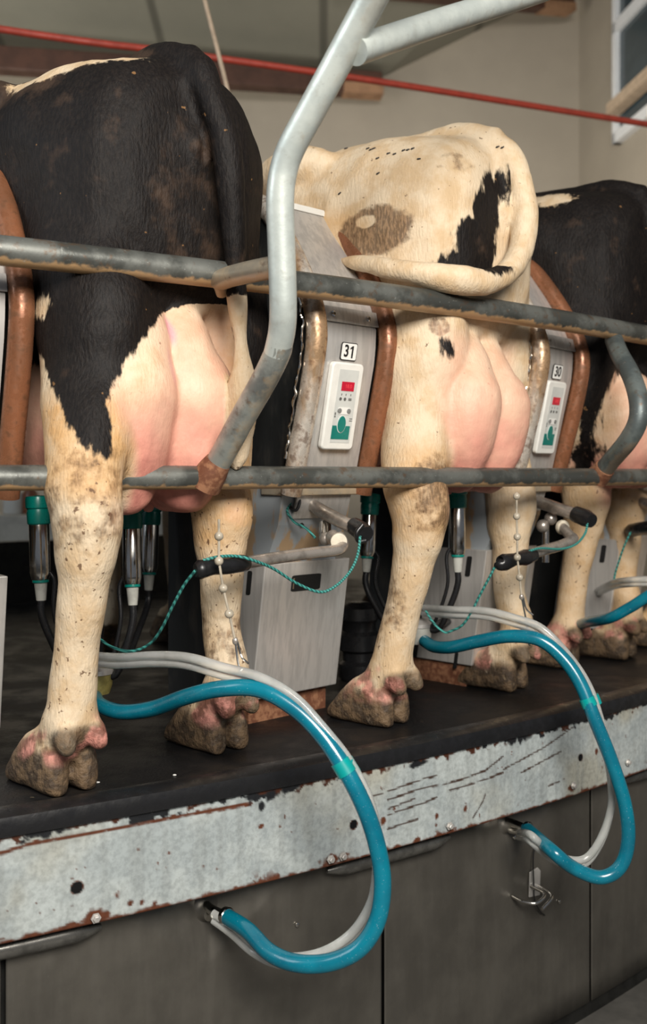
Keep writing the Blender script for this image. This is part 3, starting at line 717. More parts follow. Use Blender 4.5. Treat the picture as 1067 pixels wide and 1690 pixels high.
# ------------------------------------------------------------------ cluster-removal arms
def arm(dx, kind):
    """dx maps the layout of the nearest stall; returns nothing"""
if True:
    root = empty('cluster_arm', px(560, 895, 2.3)); inv = Matrix.Translation(-root.location)
    tag(root, 'steel swing arm with black rubber grip below cabinet 31, crossing the black cow\'s leg', 'arm', 'cluster removal arms')
    def P(o): o.parent = root; o.matrix_parent_inverse = inv; return o
    P(MB().tube([px(497, 822, 2.42), px(535, 846, 2.36), px(585, 872, 2.29)], .0165, 16, 3).build('upper_tube', M['steel_arm']))
    P(MB().tube([px(583, 868, 2.30), px(596, 876, 2.27), px(604, 882, 2.25)], [.021, .023, .019], 14, 3).build('rubber_end', M['black_rubber']))
    P(MB().tube([px(598, 866, 2.24), px(588, 880, 2.235), px(592, 893, 2.24), px(604, 892, 2.24)], .006, 10, 5).build('rubber_ring', M['black_rubber']))
    P(MB().tube([px(561, 886, 2.29), px(566, 896, 2.26), px(562, 905, 2.24), px(550, 909, 2.22), px(520, 912, 2.19), px(460, 920, 2.12), px(398, 930, 2.03), px(360, 935, 1.985)], .0135, 16, 5).build('lower_tube', M['steel_arm']))
    P(MB().tube([px(404, 930, 2.035), px(396, 930, 2.02), px(375, 934, 1.99), px(350, 936, 1.965), px(330, 940, 1.95), px(322, 941, 1.945)], [.017, .0185, .0175, .0165, .020, .014], 16, 4).build('rubber_grip', M['black_rubber']))
    P(MB().tube([px(548, 886, 2.30), px(560, 897, 2.26)], .018, 18, 1).build('pivot_boss', M['steel_arm']))
    ax = (px(560, 897, 2.24) - px(556, 893, 2.30)).normalized()
    P(MB().lathe([(.012, 0), (.019, .001), (.0205, .006), (.019, .014), (.012, .015)], px(558, 893, 2.255), ax, 22).build('roller', M['ivory_roller']))
    P(MB().tube([px(536, 866, 2.36), px(536, 890, 2.32)], .015, 16, 1).build('pivot_pin', M['chrome']))
    P(MB().ball(px(537, 889, 2.31), .016).build('pin_nut', M['steel_arm']))
    r2 = empty('cluster_arm', px(905, 880, 2.85)); inv2 = Matrix.Translation(-r2.location)
    tag(r2, 'steel swing arm with black rubber grip below cabinet 30, crossing the white cow\'s leg', 'arm', 'cluster removal arms')
    def P2(o): o.parent = r2; o.matrix_parent_inverse = inv2; return o
    P2(MB().tube([px(886, 828, 2.86), px(945, 848, 2.78), px(958, 852, 2.76)], .0185, 16, 3).build('upper_tube', M['steel_arm']))
    P2(MB().tube([px(948, 848, 2.77), px(966, 855, 2.74), px(976, 860, 2.72)], [.023, .025, .020], 14, 3).build('rubber_end', M['black_rubber']))
    P2(MB().tube([px(925, 868, 2.80), px(940, 884, 2.74), px(945, 890, 2.72), px(925, 900, 2.68), px(890, 910, 2.60), px(858, 922, 2.52)], .0145, 14, 5).build('lower_tube', M['steel_arm']))
    P2(MB().tube([px(880, 916, 2.56), px(866, 920, 2.53), px(850, 923, 2.49), px(832, 928, 2.46), px(824, 930, 2.45), px(820, 926, 2.45)], [.017, .0215, .016, .022, .018, .010], 14, 4).build('rubber_grip', M['black_rubber']))
    ax = Vector((.4, -.9, .0)).normalized()
    P2(MB().lathe([(.012, 0), (.020, .001), (.0215, .006), (.020, .014), (.012, .015)], px(925, 870, 2.80), ax, 22).build('roller', M['ivory_roller']))
    P2(MB().tube([px(900, 868, 2.86), px(900, 928, 2.86)], .010, 12, 1).build('pivot_pin', M['chrome']))
    P2(MB().ball(px(908, 856, 2.85), .019).build('pin_nut', M['steel_arm']))
    P2(MB().ball(px(895, 868, 2.83), .019).build('pin_nut', M['steel_arm']))
    r3 = empty('cluster_arm', px(1060, 880, 3.2)); inv3 = Matrix.Translation(-r3.location)
    tag(r3, 'dark steel arm end at the right edge beneath the rail', 'arm', 'cluster removal arms')
    o = MB().tube([px(1030, 818, 3.3), px(1068, 832, 3.2), px(1110, 845, 3.1)], .018, 12, 3).build('upper_tube', M['steel_arm']); o.parent = r3; o.matrix_parent_inverse = inv3
    o = MB().tube([px(1042, 875, 3.2), px(1060, 872, 3.1), px(1090, 868, 3.0)], .022, 12, 3).build('rubber_grip', M['black_rubber']); o.parent = r3; o.matrix_parent_inverse = inv3

# ropes
def rope(pts, label, r=.0032, name='rope'):
    o = MB().tube(pts, r, 8, 8).build(name, M['green_rope']); tag(o, label, 'rope', 'green cords of the cluster arms'); return o
rope([px(335, 925, 1.95), px(360, 919, 1.96), px(390, 918, 1.99), px(415, 924, 2.0), px(450, 938, 2.05), px(490, 963, 2.1), px(528, 977, 2.13), px(555, 966, 2.15), px(578, 942, 2.18), px(590, 915, 2.2), px(594, 885, 2.22)], 'green braided cord sagging from rubber grip across the black label of cabinet 31')
rope([px(322, 942, 1.945), px(304, 965, 1.97), px(285, 1000, 2.0), px(265, 1040, 2.05), px(245, 1064, 2.1), px(215, 1075, 2.13), px(185, 1068, 2.18), px(165, 1055, 2.22)], 'green cord hanging from grip to claw between the black cow\'s hind legs')
rope([px(820, 928, 2.45), px(806, 955, 2.46), px(790, 985, 2.48), px(776, 1013, 2.5), px(762, 1032, 2.52), px(745, 1041, 2.54), px(732, 1043, 2.55), px(715, 1028, 2.56), px(702, 1008, 2.58)], 'green cord from the second grip drooping past the slotted plate')
rope([px(866, 912, 2.52), px(890, 905, 2.55), px(925, 906, 2.62), px(950, 898, 2.66), px(965, 880, 2.7), px(969, 862, 2.72)], 'green cord loop along the second arm beside cabinet 30')
rope([px(487, 820, 2.36), px(478, 832, 2.35), px(474, 845, 2.34), px(486, 862, 2.33), px(505, 872, 2.33), px(520, 888, 2.32)], 'short green cord with knot above the steel box of cabinet 31')
rope([px(1040, 878, 3.1), px(1028, 905, 3.12), px(1015, 945, 3.15), px(1012, 965, 3.15)], 'thin green cord at the right edge behind the clear hose')
tag(MB().tube([px(490, 815, 2.37), px(481, 822, 2.36), px(478, 836, 2.35), px(488, 842, 2.345), px(494, 830, 2.35), px(492, 818, 2.36)], .004, 8, 5).build('rubber_loop', M['black_rubber']), 'small black rubber loop hanging above the steel box of cabinet 31', 'loop')
# ball chains with wire hooks
def chain(top, balls, link, hook, label):
    root = MB().tube([top] + balls + [link], .0026, 8, 1).build('ball_chain', M['ivory_ball']); tag(root, label, 'chain', 'ball chains holding the hoses')
    for b in balls: MB().ball(b, .0092, 14).build('ball', M['ivory_ball'], root)
    MB().tube(hook, .0022, 8, 5).build('wire_hook', M['chrome'], root)
    a, b = hook[0], hook[2]
    MB().tube([link + Vector((.004, 0, 0)), link + Vector((.012, 0, -.03)), hook[1] + Vector((.02, 0, .0))], .0022, 8, 4).build('wire_hook', M['chrome'], root)
    MB().ball(link, (.006, .005, .008)).build('clip', M['steel_arm'], root)
Yk = 1.925
chain(px(361, 857, Yk), [px(361, 885, Yk), px(361, 926, Yk), px(368, 971, Yk), px(378, 1013, Yk)], px(388, 1058, Yk), [px(388, 1058, Yk), px(393, 1095, Yk - .01), px(401, 1118, Yk - .02), px(402, 1145, Yk - .03), px(404, 1149, Yk - .02), px(402, 1140, Yk + .03)], 'ivory ball chain with wire hook holding hoses before the black cow\'s right leg')
Yk = 2.42
chain(px(852, 812, Yk), [px(852, 819, Yk), px(852, 852, Yk), px(853, 886, Yk), px(853, 920, Yk), px(857, 953, Yk)], px(860, 985, Yk), [px(860, 985, Yk), px(866, 1015, Yk), px(871, 1040, Yk), px(872, 1062, Yk - .02), px(875, 1063, Yk), px(872, 1050, Yk + .03)], 'ivory ball chain with wire hook holding hoses before the white cow\'s right leg')

# ------------------------------------------------------------------ hoses
def blue(pts, label, bands=()):
    o = MB().tube(pts, .0165, 20, 8).build('milk_hose', M['blue_hose']); tag(o, label, 'hose', 'blue milk hoses')
    for (a, b) in bands: MB().tube([a, b], .0185, 20, 1).build('tape_band', M['tape_teal'], o)
    return o
nz1 = onr(372, 1512, RS + .05); nz2 = onr(869, 1368, RS + .055)
blue([px(155, 1148, 2.24), px(166, 1164, 2.17), px(200, 1175, 2.1), px(250, 1170, 2.03), px(310, 1149, 1.95), px(370, 1136, 1.90), px(430, 1138, 1.87), px(485, 1168, 1.85), px(530, 1212, 1.83), px(568, 1268, 1.81), px(602, 1335, 1.80), px(623, 1400, 1.80), px(631, 1460, 1.80), px(622, 1520, 1.80), px(593, 1565, 1.80), px(545, 1588, 1.81), px(490, 1590, 1.83), px(445, 1572, 1.87), px(408, 1535, 1.93), nz1],
     'blue milk hose looping in the foreground from under the black cow to spigots', [(px(560, 1256, 1.813), px(573, 1277, 1.809))])
blue([px(700, 1058, 2.66), px(716, 1067, 2.6), px(745, 1068, 2.52), px(790, 1058, 2.45), px(840, 1050, 2.4), px(890, 1056, 2.37), px(930, 1088, 2.35), px(958, 1130, 2.33), px(980, 1185, 2.31), px(1008, 1255, 2.3), px(1030, 1325, 2.3), px(1036, 1385, 2.3), px(1023, 1430, 2.3), px(990, 1448, 2.3), px(945, 1432, 2.3), px(908, 1402, 2.30), nz2],
     'blue milk hose looping down at the right from under the white cow', [(px(967, 1152, 2.322), px(973, 1166, 2.318))])
blue([px(905, 1048, 3.45), px(935, 1040, 3.25), px(965, 1028, 3.05), px(1005, 1020, 2.9), px(1040, 1002, 2.85), px(1090, 975, 2.8), px(1150, 985, 2.7)], 'blue milk hose end at the right edge beneath the far cow')
def clear(paths, label, bands=()):
    root = None
    for p in paths:
        o = MB().tube(p, .0095, 14, 8).build('air_hose' if root is None else 'second_tube', M['clear_hose'], root)
        if root is None: root = o; tag(o, label, 'hose', 'clear twin air hoses')
    for (a, b) in bands: MB().tube([a, b], .0165, 16, 1).build('tape_band', M['tape_teal'], root)
def off(pts, dx, dy, dY): 
    return [px(x + dx, y + dy, Y + dY) for x, y, Y in pts]
c1 = [(150, 1082, 2.2), (200, 1085, 2.1), (255, 1082, 2.0), (310, 1085, 1.93), (370, 1102, 1.90), (430, 1118, 1.87), (485, 1150, 1.85), (530, 1198, 1.83), (575, 1255, 1.82), (608, 1318, 1.83), (622, 1380, 1.85), (624, 1430, 1.87), (612, 1490, 1.88), (580, 1540, 1.89), (530, 1572, 1.89), (470, 1580, 1.90), (425, 1562, 1.92), (385, 1528, 1.97)]
e1 = onr(352, 1508, RS + .03)
clear([off(c1, 0, 0, 0) + [e1], off(c1, -3, 12, .012) + [e1 + Vector((0, 0, -.012))]], 'pair of clear tubes arching above the near blue hose and looping down', [(px(569, 1256, 1.822), px(582, 1277, 1.827))])
c2 = [(700, 1003, 2.68), (745, 1006, 2.55), (800, 1008, 2.47), (850, 1020, 2.42), (895, 1038, 2.38), (940, 1085, 2.36), (972, 1135, 2.34), (992, 1195, 2.33), (1008, 1265, 2.34), (1010, 1320, 2.35), (995, 1375, 2.36), (968, 1415, 2.36), (935, 1418, 2.35), (900, 1400, 2.34), (875, 1378, 2.33)]
e2 = onr(856, 1374, RS + .04)
clear([off(c2, 0, 0, 0) + [e2], off(c2, -2, 9, .012) + [e2 + Vector((0, 0, -.012))]], 'pair of clear tubes looping beside the blue hose at the right', [(px(976, 1148, 2.345), px(982, 1163, 2.343))])
c3 = [(950, 1005, 3.5), (985, 975, 3.3), (1010, 962, 3.1), (1040, 957, 2.95), (1090, 955, 2.9)]
clear([off(c3, 0, 0, 0), off(c3, 0, 7, .01)], 'clear tubes at the right edge beneath the far cow')
# spigots on the skirt
def spigot(x, y, end_b, end_c, label):
    th, Y = theta_at(x, RS); ax = Vector((math.cos(R(th)), math.sin(R(th)), 0)); c = onr(x, y, RS - .014)
    root = MB().lathe([(.034, -.004), (.034, .001), (.022, .005), (.016, .012), (.012, .022)], c, ax, 28).build('hose_spigot', M['skirt_steel'])
    tag(root, label, 'hose spigot', 'hose spigots on the skirt')
    MB().tube([c + Vector((0, 0, .012)), c + ax * .03 + Vector((.004, 0, .012)), end_b], .0105, 14, 4).build('pipe_nozzle', M['chrome'], root)
    MB().tube([c - Vector((0, 0, .006)), c + ax * .02 - Vector((0, 0, .008)), end_c], .0070, 12, 4).build('pipe_nozzle', M['chrome'], root)
    MB().lathe([(.0125, 0), (.0185, .002), (.0185, .012), (.0165, .014)], end_b - (end_b - c).normalized() * .004, (end_b - c), 18).build('clamp_collar', M['chrome'], root)
spigot(338, 1503, nz1, e1, 'twin steel spigots on the skirt where the near blue hose ends')
spigot(832, 1362, nz2, e2, 'twin steel spigots on the skirt where the farther blue hose ends')

# ------------------------------------------------------------------ milking clusters
def cluster(cups, claw, label, grp='milking clusters under the cows', claw_mat='yellow_bowl'):
    """cups: list of (top point, bottom point) in world space"""
    root = empty('milking_cluster', claw); inv = Matrix.Translation(-Vector(claw)); tag(root, label, 'milking cluster', grp)
    def P(o, par=None):
        o.parent = par or root
        o.matrix_parent_inverse = inv if par is None else Matrix.Identity(4)
        return o
    cl = P(MB().lathe([(.010, -.040), (.030, -.036), (.036, -.015), (.036, .008), (.030, .012)], claw, (0, 0, 1), 24).build('claw_bowl', M[claw_mat]))
    P(MB().lathe([(.038, .010), (.038, .020), (.026, .030), (.010, .034)], claw, (0, 0, 1), 24).build('claw_lid', M['stainless']))
    for (t, b) in cups:
        t, b = Vector(t), Vector(b); L = (t - b).length; ax = (t - b).normalized(); s = L / .225
        sh = P(MB().lathe([(.0165 * 1, .045 * s), (.0195, .048 * s), (.0225, .062 * s), (.0225, .168 * s), (.021, .172 * s)], b, ax, 26).build('teat_cup', M['chrome']))
        o = MB().lathe([(.022, .165 * s), (.0255, .168 * s), (.0265, .190 * s), (.0255, .196 * s), (.0250, .199 * s), (.0285, .202 * s), (.0290, .220 * s), (.027, .226 * s), (.010, .228 * s)], b, ax, 26).build('rubber_cap', M['teal_rubber'], sh)
        o = MB().lathe([(.0165, .040 * s), (.0185, .041 * s), (.0185, .045 * s), (.0165, .047 * s)], b, ax, 22).build('liner_ring', M['teal_rubber'], sh)
        o = MB().lathe([(.0085, 0), (.011, .002), (.0145, .038 * s), (.0145, .042 * s)], b, ax, 20).build('nipple', M['clear_nipple'], sh)
        q = Vector(claw) + Vector((0, 0, .016)); m1 = b - ax * .07; m2 = (m1 + q) / 2 - Vector((0, 0, .05))
        P(MB().tube([b + ax * .004, b - ax * .03, m1 + (q - m1) * .15, m2, q], .0088, 12, 6).build('milk_tube', M['black_rubber']))
        sd = ax.cross(Vector((0, 1, 0))).normalized() * (.027 if t.x > claw[0] else -.027)
        P(MB().tube([b + ax * .062 * s + sd * .8, b + ax * .04 + sd * 1.15, b - ax * .04 + sd * 1.1, m2 + sd * .6 + Vector((0, 0, .01)), q + Vector((0, 0, .008))], .0050, 10, 6).build('pulse_tube', M['black_rubber']))
    return root
cluster([(px(63, 820, 2.17), px(68, 992, 2.17)), (px(216, 828, 2.28), px(219, 1000, 2.26)), (px(150, 828, 2.5), px(150, 985, 2.5)), (px(250, 828, 2.62), px(245, 975, 2.6))], px(160, 1118, 2.26),
        'milking cluster with green topped steel cups hanging under the black cow')
cluster([(px(754, 800, 2.68), px(755, 945, 2.68)), (px(611, 816, 2.75), px(604, 945, 2.73)), (px(672, 812, 2.95), px(672, 940, 2.95)), (px(790, 805, 3.05), px(790, 930, 3.05))], px(690, 1040, 2.72),
        'milking cluster with green topped steel cups hanging under the white cow', claw_mat='clear_nipple')
# black ribbed drum
c = px(592, 1150, 2.95)
mb = MB().lathe([(.055, 0), (.062, .01), (.062, .05), (.050, .06), (.050, .085), (.066, .095), (.066, .14), (.052, .15), (.052, .175), (.060, .185), (.058, .22), (.03, .235)], (c.x, c.y, .0), (0, 0, 1), 28)
tag(mb.build('ribbed_drum', M['black_rubber']), 'glossy black ribbed rubber drum standing on deck beside cabinet 31', 'drum')

# ------------------------------------------------------------------ cows
def loft(mb, pts, rads, seg=20, smooth=4, ref=(1, 0, 0)):
    """pts centres, rads (along ref, lateral)"""
    P = [Vector(p) for p in pts]; n = len(P); Q = []; RD = []
    for i in range(n - 1):
        p0 = P[i - 1] if i else P[0] * 2 - P[1]; p1 = P[i]; p2 = P[i + 1]; p3 = P[i + 2] if i + 2 < n else P[-1] * 2 - P[-2]
        for k in range(smooth):
            t = k / smooth
            Q.append(0.5 * ((2 * p1) + (p2 - p0) * t + (2 * p0 - 5 * p1 + 4 * p2 - p3) * t * t + (3 * p1 - p0 - 3 * p2 + p3) * t ** 3))
            u = t * t * (3 - 2 * t); RD.append((rads[i][0] * (1 - u) + rads[i + 1][0] * u, rads[i][1] * (1 - u) + rads[i + 1][1] * u))
    Q.append(P[-1]); RD.append(rads[-1]); n = len(Q); V = []
    for i in range(n):
        T = (Q[min(i + 1, n - 1)] - Q[max(i - 1, 0)]).normalized(); rf = Vector(ref); a = (rf - T * rf.dot(T)).normalized(); b = T.cross(a)
        for k in range(seg):
            q = 2 * math.pi * k / seg; V.append(Q[i] + a * math.cos(q) * RD[i][0] + b * math.sin(q) * RD[i][1])
    Fc = [(i * seg + k, i * seg + (k + 1) % seg, (i + 1) * seg + (k + 1) % seg, (i + 1) * seg + k) for i in range(n - 1) for k in range(seg)]
    Fc.append(tuple(range(seg - 1, -1, -1))); Fc.append(tuple((n - 1) * seg + k for k in range(seg)))
    mb.add(V, Fc)
def torso(mb, st, wsc=1.0, seg=40):
    V = []
    for (x, top, bot, w_, e) in st:
        zc = (top + bot) / 2; h = (top - bot) / 2
        w_ *= wsc
        for k in range(seg):
            a = 2 * math.pi * k / seg; c, s_ = math.cos(a), math.sin(a)
            V.append((x, w_ * math.copysign(abs(c) ** (2 / e), c), zc + h * math.copysign(abs(s_) ** (2 / e), s_)))
    n = len(st)
    Fc = [(i * seg + k, i * seg + (k + 1) % seg, (i + 1) * seg + (k + 1) % seg, (i + 1) * seg + k) for i in range(n - 1) for k in range(seg)]
    Fc.append(tuple(range(seg - 1, -1, -1))); Fc.append(tuple((n - 1) * seg + k for k in range(seg)))
    mb.add(V, Fc)
def claw(mb, fx, yc, seg=20):
    V = []; st = [(-.084, .055, .014), (-.074, .085, .024), (-.045, .118, .030), (-.005, .128, .032), (.035, .108, .033), (.070, .074, .031), (.100, .042, .025), (.118, .020, .014)]
    for (x, h, w_) in st:
        for k in range(seg):
            a = 2 * math.pi * k / seg; c, q = math.cos(a), math.sin(a)
            V.append((fx + x, yc + w_ * math.copysign(abs(c) ** .8, c) * (1 if q < 0 else .92), h / 2 + h / 2 * math.copysign(abs(q) ** (.55 if q < 0 else 1.0), q)))
    n = len(st)
    mb.add(V, [(i * seg + k, i * seg + (k + 1) % seg, (i + 1) * seg + (k + 1) % seg, (i + 1) * seg + k) for i in range(n - 1) for k in range(seg)] + [tuple(range(seg - 1, -1, -1)), tuple((n - 1) * seg + k for k in range(seg))])
def fixed(mb):     # consistent outward normals per shell before remeshing
    me = bpy.data.meshes.new('tmp'); me.from_pydata(mb.v, [], mb.f); bm = bmesh.new(); bm.from_mesh(me)
    bmesh.ops.recalc_face_normals(bm, faces=bm.faces); bm.to_mesh(me); bm.free(); return me
def cow(name, T, a, label, feet, tail, coat, tail_r=None, wsc=1.0, vox=.0075, udder=1.0, udder_dz=0.0, udder_dy=0.0):
    mb = MB()
    torso(mb, [(-.095, 1.36, 1.12, .07, 2), (-.085, 1.45, 1.04, .15, 2.4), (-.04, 1.50, .97, .225, 2.6), (.05, 1.525, .93, .262, 2.7), (.16, 1.535, .90, .282, 2.8), (.30, 1.535, .86, .295, 2.8), (.42, 1.53, .82, .302, 2.8),
               (.54, 1.52, .76, .290, 2.6), (.70, 1.505, .70, .292, 2.4), (.9, 1.49, .64, .305, 2.1), (1.15, 1.48, .62, .31, 2.1), (1.40, 1.49, .64, .29, 2.0), (1.58, 1.47, .70, .24, 2.0), (1.70, 1.42, .80, .18, 2.0), (1.76, 1.30, .92, .09, 2)], wsc)
    for s in (1, -1):
        mb.ball((.42, s * .235 * wsc, 1.455), (.15, .070, .065))
        mb.ball((.20, s * .225, 1.33), (.13, .07, .12))
    loft(mb, [(-.08, 0, 1.50), (.05, 0, 1.525), (.3, 0, 1.53), (.6, 0, 1.485), (.9, 0, 1.475), (1.4, 0, 1.475)], [(.03, .03), (.045, .045), (.05, .05), (.05, .04), (.05, .04), (.05, .05)], ref=(0, 0, 1))
    # neck, head, ears
    loft(mb, [(1.45, 0, 1.22), (1.75, 0, 1.24), (2.0, 0, 1.22), (2.15, 0, 1.18)], [(.26, .19), (.19, .13), (.15, .11), (.12, .10)], ref=(0, 0, 1))
    loft(mb, [(2.06, 0, 1.26), (2.18, 0, 1.18), (2.32, 0, 1.04), (2.44, 0, .90), (2.48, 0, .85)], [(.06, .06), (.115, .105), (.09, .085), (.062, .068), (.04, .05)], ref=(1, 0, 1))
    for s in (1, -1):
        loft(mb, [(2.06, s * .08, 1.24), (2.03, s * .16, 1.24), (2.01, s * .24, 1.22)], [(.03, .02), (.045, .015), (.012, .01)], ref=(0, 0, 1))
        mb.ball((2.22, s * .085, 1.16), (.025, .02, .02)); mb.ball((2.46, s * .03, .885), (.02, .018, .02))
        # forelegs
        loft(mb, [(1.42, s * .17, 1.05), (1.38, s * .18, .82), (1.42, s * .16, .62), (1.42, s * .15, .42), (1.42, s * .15, .36), (1.41, s * .15, .16), (1.44, s * .15, .09)],
             [(.14, .10), (.10, .075), (.06, .05), (.055, .05), (.045, .04), (.036, .034), (.04, .045)])
        for q in (1, -1):
            loft(mb, [(1.43, s * .15 + q * .026, .11), (1.46, s * .15 + q * .028, .05), (1.475, s * .15 + q * .029, .003)], [(.04, .024), (.055, .027), (.065, .029)])
    # hind legs
    FT = {}
    for s, k in ((1, 'L'), (-1, 'R')):
        f = feet[k]; fx, fy = f['p']; hb_ = f.get('back', .13); hy = fy + f.get('hy', 0) ; tw = f.get('w', 1.0)
        hx = fx - hb_; gy = s * f.get('gy', .19)
        FT[k] = (fx, fy, hx, hy)
        loft(mb, [(.20, s * .13, 1.36), (.15, s * .150, 1.22), (.10, s * .165, 1.06), (.065 * .6 + hx * .4 + .02, s * .175 * .8 + gy * .2, .92), (hx * .6 + .05, gy, .80), (hx + .035, (gy + hy) / 2, .70), (hx + .010, hy, .61), (hx - .002, hy, .54), (hx + .004, hy, .47), (hx * .8 + fx * .2 - .01, hy * .8 + fy * .2, .40), (hx * .5 + fx * .5 - .022, (hy + fy) / 2, .28), (fx - .070, fy, .19), (fx - .062, fy, .145), (fx - .028, fy, .09)],
             [(.15, .10), (.185, .115), (.165, .120), (.135, .110), (.112, .094), (.094, .080), (.082, .070), (.080, .064), (.068, .056), (.053, .048), (.045, .042), (.047, .046), (.052, .054), (.050, .054)])
        loft(mb, [(hx + .0, hy, .74), (hx - .055, hy, .60), (hx - .058, hy, .545), (hx - .03, hy, .49)], [(.018, .016), (.022, .020), (.024, .024), (.015, .018)], 14)
        loft(mb, [(hx + .01, hy + s * .0, .60), (hx - .01, hy + s * .0, .545), (hx, hy, .50)], [(.03, .03), (.045, .062), (.03, .035)], 16)
        for q in (1, -1):
            claw(mb, fx, fy + q * .031)
            loft(mb, [(fx - .065, fy + q * .026, .145), (fx - .095, fy + q * .032, .125), (fx - .112, fy + q * .034, .102), (fx - .116, fy + q * .034, .088)], [(.020, .018), (.027, .021), (.021, .018), (.010, .010)], 14)
    # udder: rear and front quarters
    u = udder; dz = udder_dz; dy = udder_dy
    for s in (1, -1):
        loft(mb, [(.07, s * .035 + dy * .4, 1.08), (.02, s * .045 + dy * .7, .98), (-.015, s * .062 * u + dy, .88), (-.025, s * .078 * u + dy, .78 + dz), (-.005, s * .082 * u + dy, .69 + dz), (.03, s * .075 * u + dy, .61 + dz), (.06, s * .06 + dy, .565 + dz)],
             [(.05, .035), (.07, .050), (.095, .078 * u), (.120, .104 * u), (.130, .108 * u), (.115, .080 * u), (.04, .03)], 24)
        loft(mb, [(.30, s * .07 + dy, .95), (.30, s * .085 + dy, .80), (.29, s * .085 + dy, .68 + dz), (.27, s * .078 + dy, .60 + dz)], [(.16, .08), (.18, .09), (.16, .085), (.07, .05)], 24)
        mb.bar((.09, s * .062 + dy, .60 + dz), (.09, s * .062 + dy, .535 + dz), .013, 12); mb.bar((.28, s * .075 + dy, .62 + dz), (.28, s * .075 + dy, .565 + dz), .013, 12)
    # vulva folds
    for s in (1, -1): loft(mb, [(-.085, s * .012, 1.36), (-.098, s * .017, 1.31), (-.090, s * .010, 1.25)], [(.012, .010), (.020, .015), (.012, .010)], 12)
    tr = tail_r or [.040, .036, .030, .026, .023, .021, .02, .02, .02, .02, .02, .015]
    tr = (tr + [tr[-1]] * 30)[:len(tail)]
    loft(mb, tail, [(r, r) for r in tr], 14, 5, ref=(.3, 1, .1))
    me = fixed(mb); tmp = bpy.data.objects.new('tmp', me); COL.objects.link(tmp)
    md = tmp.modifiers.new('r', 'REMESH'); md.mode = 'VOXEL'; md.voxel_size = vox
    sm = tmp.modifiers.new('s', 'SMOOTH'); sm.iterations = 5; sm.factor = .5
    me2 = bpy.data.meshes.new_from_object(tmp.evaluated_get(bpy.context.evaluated_depsgraph_get()))
    bpy.data.objects.remove(tmp); bpy.data.meshes.remove(me)
    tmp = bpy.data.objects.new('tmp', me2); COL.objects.link(tmp)
    n = len(me2.vertices); V = np.empty(n * 3); me2.vertices.foreach_get('co', V); V = V.reshape(-1, 3)
    wt = sst(.80, 1.05, V[:, 2]) * sst(1.95, 1.6, V[:, 0]) * sst(-.115, -.085, V[:, 0])
    wt = np.maximum(wt, sst(.50, .56, V[:, 2]) * (np.abs(V[:, 1]) < .3) * .25 * sst(1.2, 1.0, V[:, 0]))
    g = tmp.vertex_groups.new(name='w')
    for lv in range(1, 11):
        ids = np.nonzero(np.round(wt * 10).astype(int) == lv)[0].tolist()
        if ids: g.add(ids, lv / 10, 'REPLACE')
    sm = tmp.modifiers.new('s', 'SMOOTH'); sm.iterations = int(26 * (.0075 / vox)); sm.factor = .6; sm.vertex_group = 'w'
    me3 = bpy.data.meshes.new_from_object(tmp.evaluated_get(bpy.context.evaluated_depsgraph_get()))
    bpy.data.objects.remove(tmp); bpy.data.meshes.remove(me2); me2 = me3
    n = len(me2.vertices); V = np.empty(n * 3); me2.vertices.foreach_get('co', V); V = V.reshape(-1, 3)
    N = np.empty(n * 3); me2.vertices.foreach_get('normal', N); N = N.reshape(-1, 3)
    # muscle and skin relief
    big = fbm(V * 5.0 + 3, 5, 3) - .5; fine = fbm(V * np.array([22, 22, 12]), 9, 3) - .5; leg = sst(.62, .45, V[:, 2])
    V = V + N * (big * .030 * (1 - leg * .8) + fine * .006)[:, None]
    V[:, 2] = np.maximum(V[:, 2], .0)
    me2.vertices.foreach_set('co', V.ravel())
    C = coat(V, FT)
    # shared marks: hooves, raw pasterns, udder
    hoof = np.zeros(n); raw = np.zeros(n); pink = np.zeros(n); rosy = np.zeros(n)
    nb = fbm(V * 30, 40, 3)
    for k in 'LR':
        fx, fy = FT[k][:2]; d = np.hypot(V[:, 0] - fx, V[:, 1] - fy) < .17
        hoof = np.maximum(hoof, d * sst(.105, .070, V[:, 2] + (nb - .5) * .05 + np.clip(fx - V[:, 0], 0, .1) * .1))
        hoof = np.maximum(hoof, d * sst(.050, .032, np.hypot(V[:, 0] - fx + .115, V[:, 2] - .100)) * .9)
        raw = np.maximum(raw, d * sst(.055, .08, V[:, 2]) * sst(.17, .13, V[:, 2]) * sst(.49, .56, fbm(V * 17 + 8, 51, 3)) * sst(.06, .0, V[:, 0] - fx) * .85)
    f_ = (V[:, 0] > 1.2) & (V[:, 2] < .1); hoof[f_] = 1
    ud = np.minimum.reduce([sst(.21, .15, np.abs(V[:, 1] - dy)), sst(1.01, .93, V[:, 2]), sst(.50, .53, V[:, 2]), sst(.55, .45, V[:, 0])])
    dl = np.full(n, 9.0)
    for k in 'LR':      # keep legs out of the udder tint
        fx, fy, hx, hy = FT[k]; s = 1 if k == 'L' else -1
        dl = np.minimum(dl, np.hypot(V[:, 0] - hx - .02, V[:, 1] - hy) - .085 * sst(.90, .66, V[:, 2]))
    ud = ud * sst(.0, .03, dl)
    tp = np.array(tail); dt = np.full(n, 9.0)
    for a_, b_ in zip(tp[2:-1], tp[3:]):
        w_ = b_ - a_; u_ = np.clip(((V - a_) @ w_) / (w_ @ w_), 0, 1); dt = np.minimum(dt, np.linalg.norm(V - a_ - u_[:, None] * w_, axis=1))
    ud = ud * sst(.034, .042, dt)
    C['_'] = 0; C.pop('_')
    pink = ud * (.55 + .45 * sst(.95, .70, V[:, 2])) ; rosy = ud * sst(.80, .60, V[:, 2] + (fbm(V * 12, 61, 2) - .5) * .15)
